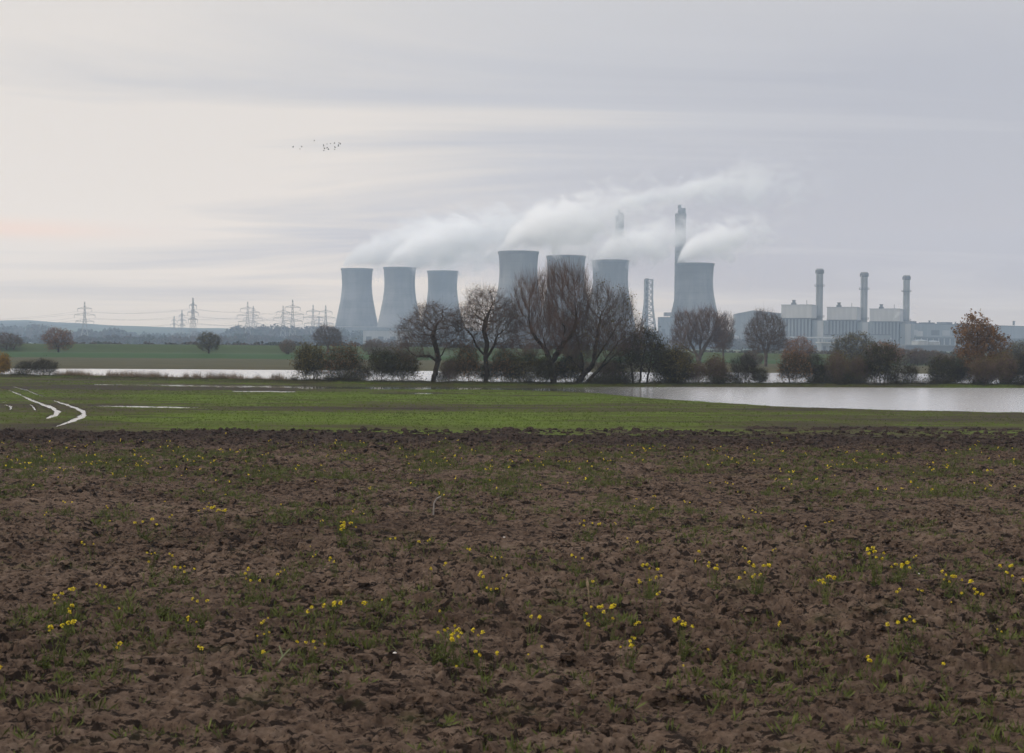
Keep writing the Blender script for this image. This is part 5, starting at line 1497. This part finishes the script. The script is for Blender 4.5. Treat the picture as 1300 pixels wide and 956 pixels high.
# ------------------------------------------------------------------ sky and sun
w = bpy.data.worlds.new('World'); SC.world = w; w.use_nodes = True; nt = w.node_tree; nt.nodes.clear()
out = nd(nt, 'ShaderNodeOutputWorld'); bg = nd(nt, 'ShaderNodeBackground'); nt.links.new(bg.outputs[0], out.inputs[0])
SUN_EL, SUN_AZ = R(17), R(-98)        # azimuth from +Y, clockwise
sky = nd(nt, 'ShaderNodeTexSky'); sky.sky_type = 'NISHITA'; sky.sun_disc = False; sky.sun_elevation = SUN_EL; sky.sun_rotation = SUN_AZ
sky.air_density = 1.2; sky.dust_density = 2.0
tc = nd(nt, 'ShaderNodeTexCoord'); sep = nd(nt, 'ShaderNodeSeparateXYZ'); nt.links.new(tc.outputs['Generated'], sep.inputs[0])
x, y, z = sep.outputs
zz_ = mth(nt, 'ADD', mth(nt, 'ABSOLUTE', z), .07)
cx = nd(nt, 'ShaderNodeCombineXYZ'); nt.links.new(mth(nt, 'DIVIDE', x, zz_), cx.inputs[0]); nt.links.new(mth(nt, 'DIVIDE', y, zz_), cx.inputs[1])
n1 = noise_out(nt, cx.outputs[0], .55, 7, .6, .8, stretch=(.45, 1.0, 1)); n2 = noise_out(nt, cx.outputs[0], .16, 4, .5, .3, stretch=(.6, 1.3, 1))
cloud = mth(nt, 'ADD', mth(nt, 'MULTIPLY', n1, .45), mth(nt, 'MULTIPLY', n2, .55))
az = mth(nt, 'ARCTAN2', x, y)
side = mth(nt, 'MULTIPLY_ADD', az, .34, 0.0)                       # thicker cloud to the right
k1 = mth(nt, 'ADD', cloud, side, clamp=True)
K_ = 10.0; HZC = (.33, .45, .58)
cs = lambda c_: tuple(v * K_ for v in c_)
ccol = ramp(nt, k1, [(.42, (.735, .695, .665)), (.475, (.640, .626, .628)), (.525, (.540, .552, .596)), (.60, (.465, .484, .545))])
# brighter thin cloud overhead, warm break low on the left
hi = nd(nt, 'ShaderNodeMapRange', interpolation_type='SMOOTHSTEP'); hi.inputs[1].default_value = .17; hi.inputs[2].default_value = .30; nt.links.new(z, hi.inputs[0])
ccol = mixc(nt, mth(nt, 'MULTIPLY', hi.outputs[0], .7), ccol, (.70, .680, .665))
g1 = mth(nt, 'MULTIPLY', mth(nt, 'SUBTRACT', z, .073), 1 / .006); g2 = mth(nt, 'MULTIPLY', mth(nt, 'ADD', az, .345), 1 / .075)
gl = mth(nt, 'EXPONENT', mth(nt, 'MULTIPLY', mth(nt, 'ADD', mth(nt, 'MULTIPLY', g1, g1), mth(nt, 'MULTIPLY', g2, g2)), -1))
ccol = mixc(nt, mth(nt, 'MULTIPLY', gl, .6), ccol, (.86, .65, .56))
lo_ = nd(nt, 'ShaderNodeMapRange', interpolation_type='SMOOTHSTEP'); lo_.inputs[1].default_value = .055; lo_.inputs[2].default_value = .0; nt.links.new(z, lo_.inputs[0])
ccol = mixc(nt, mth(nt, 'MULTIPLY', lo_.outputs[0], .6), ccol, (.62, .60, .58))
# behind the ground haze the low sky is brighter and warmer
T_ = mth(nt, 'EXPONENT', mth(nt, 'MULTIPLY', mth(nt, 'MINIMUM', mth(nt, 'DIVIDE', 340.0, mth(nt, 'MAXIMUM', z, .01)), 4300.0), -HAZE))
v1 = nd(nt, 'ShaderNodeVectorMath', operation='SCALE'); v1.inputs[0].default_value = HZC; nt.links.new(mth(nt, 'SUBTRACT', 1.0, T_), v1.inputs[3])
v2 = nd(nt, 'ShaderNodeVectorMath', operation='SUBTRACT'); nt.links.new(ccol, v2.inputs[0]); nt.links.new(v1.outputs[0], v2.inputs[1])
v3 = nd(nt, 'ShaderNodeVectorMath', operation='MAXIMUM'); nt.links.new(v2.outputs[0], v3.inputs[0]); v3.inputs[1].default_value = (.05, .05, .05)
zen = nd(nt, 'ShaderNodeMapRange', interpolation_type='SMOOTHSTEP'); zen.inputs[1].default_value = .26; zen.inputs[2].default_value = .9; zen.inputs[3].default_value = 1.0; zen.inputs[4].default_value = 2.6; nt.links.new(z, zen.inputs[0])
sc_ = nd(nt, 'ShaderNodeVectorMath', operation='SCALE'); nt.links.new(v3.outputs[0], sc_.inputs[0])
nt.links.new(mth(nt, 'MULTIPLY', mth(nt, 'DIVIDE', K_, T_), zen.outputs[0]), sc_.inputs[3])
fin = mixc(nt, .93, sky.outputs[0], sc_.outputs[0])
nt.links.new(fin, bg.inputs['Color']); bg.inputs['Strength'].default_value = .10

ld = bpy.data.lights.new('sun', 'SUN'); lo = bpy.data.objects.new('sun', ld); COL.objects.link(lo)
ld.energy = 1.5; ld.angle = R(14); ld.color = (1.0, .90, .80)
sd = Vector((math.sin(SUN_AZ) * math.cos(SUN_EL), math.cos(SUN_AZ) * math.cos(SUN_EL), math.sin(SUN_EL)))
lo.rotation_euler = sd.to_track_quat('Z', 'Y').to_euler()

# ------------------------------------------------------------------ render settings
SC.render.engine = 'CYCLES'
cy = SC.cycles
cy.use_denoising = True; cy.denoiser = 'OPENIMAGEDENOISE'
cy.max_bounces = 22; cy.diffuse_bounces = 3; cy.glossy_bounces = 3; cy.transmission_bounces = 2; cy.volume_bounces = 18; cy.transparent_max_bounces = 8
cy.volume_max_steps = 512
cy.caustics_reflective = False; cy.caustics_refractive = False
cy.use_adaptive_sampling = True; cy.adaptive_threshold = .01
vs = SC.view_settings; vs.view_transform = 'Standard'; vs.look = 'None'; vs.exposure = 0.0; vs.gamma = 1.0; vs.use_curve_mapping = False
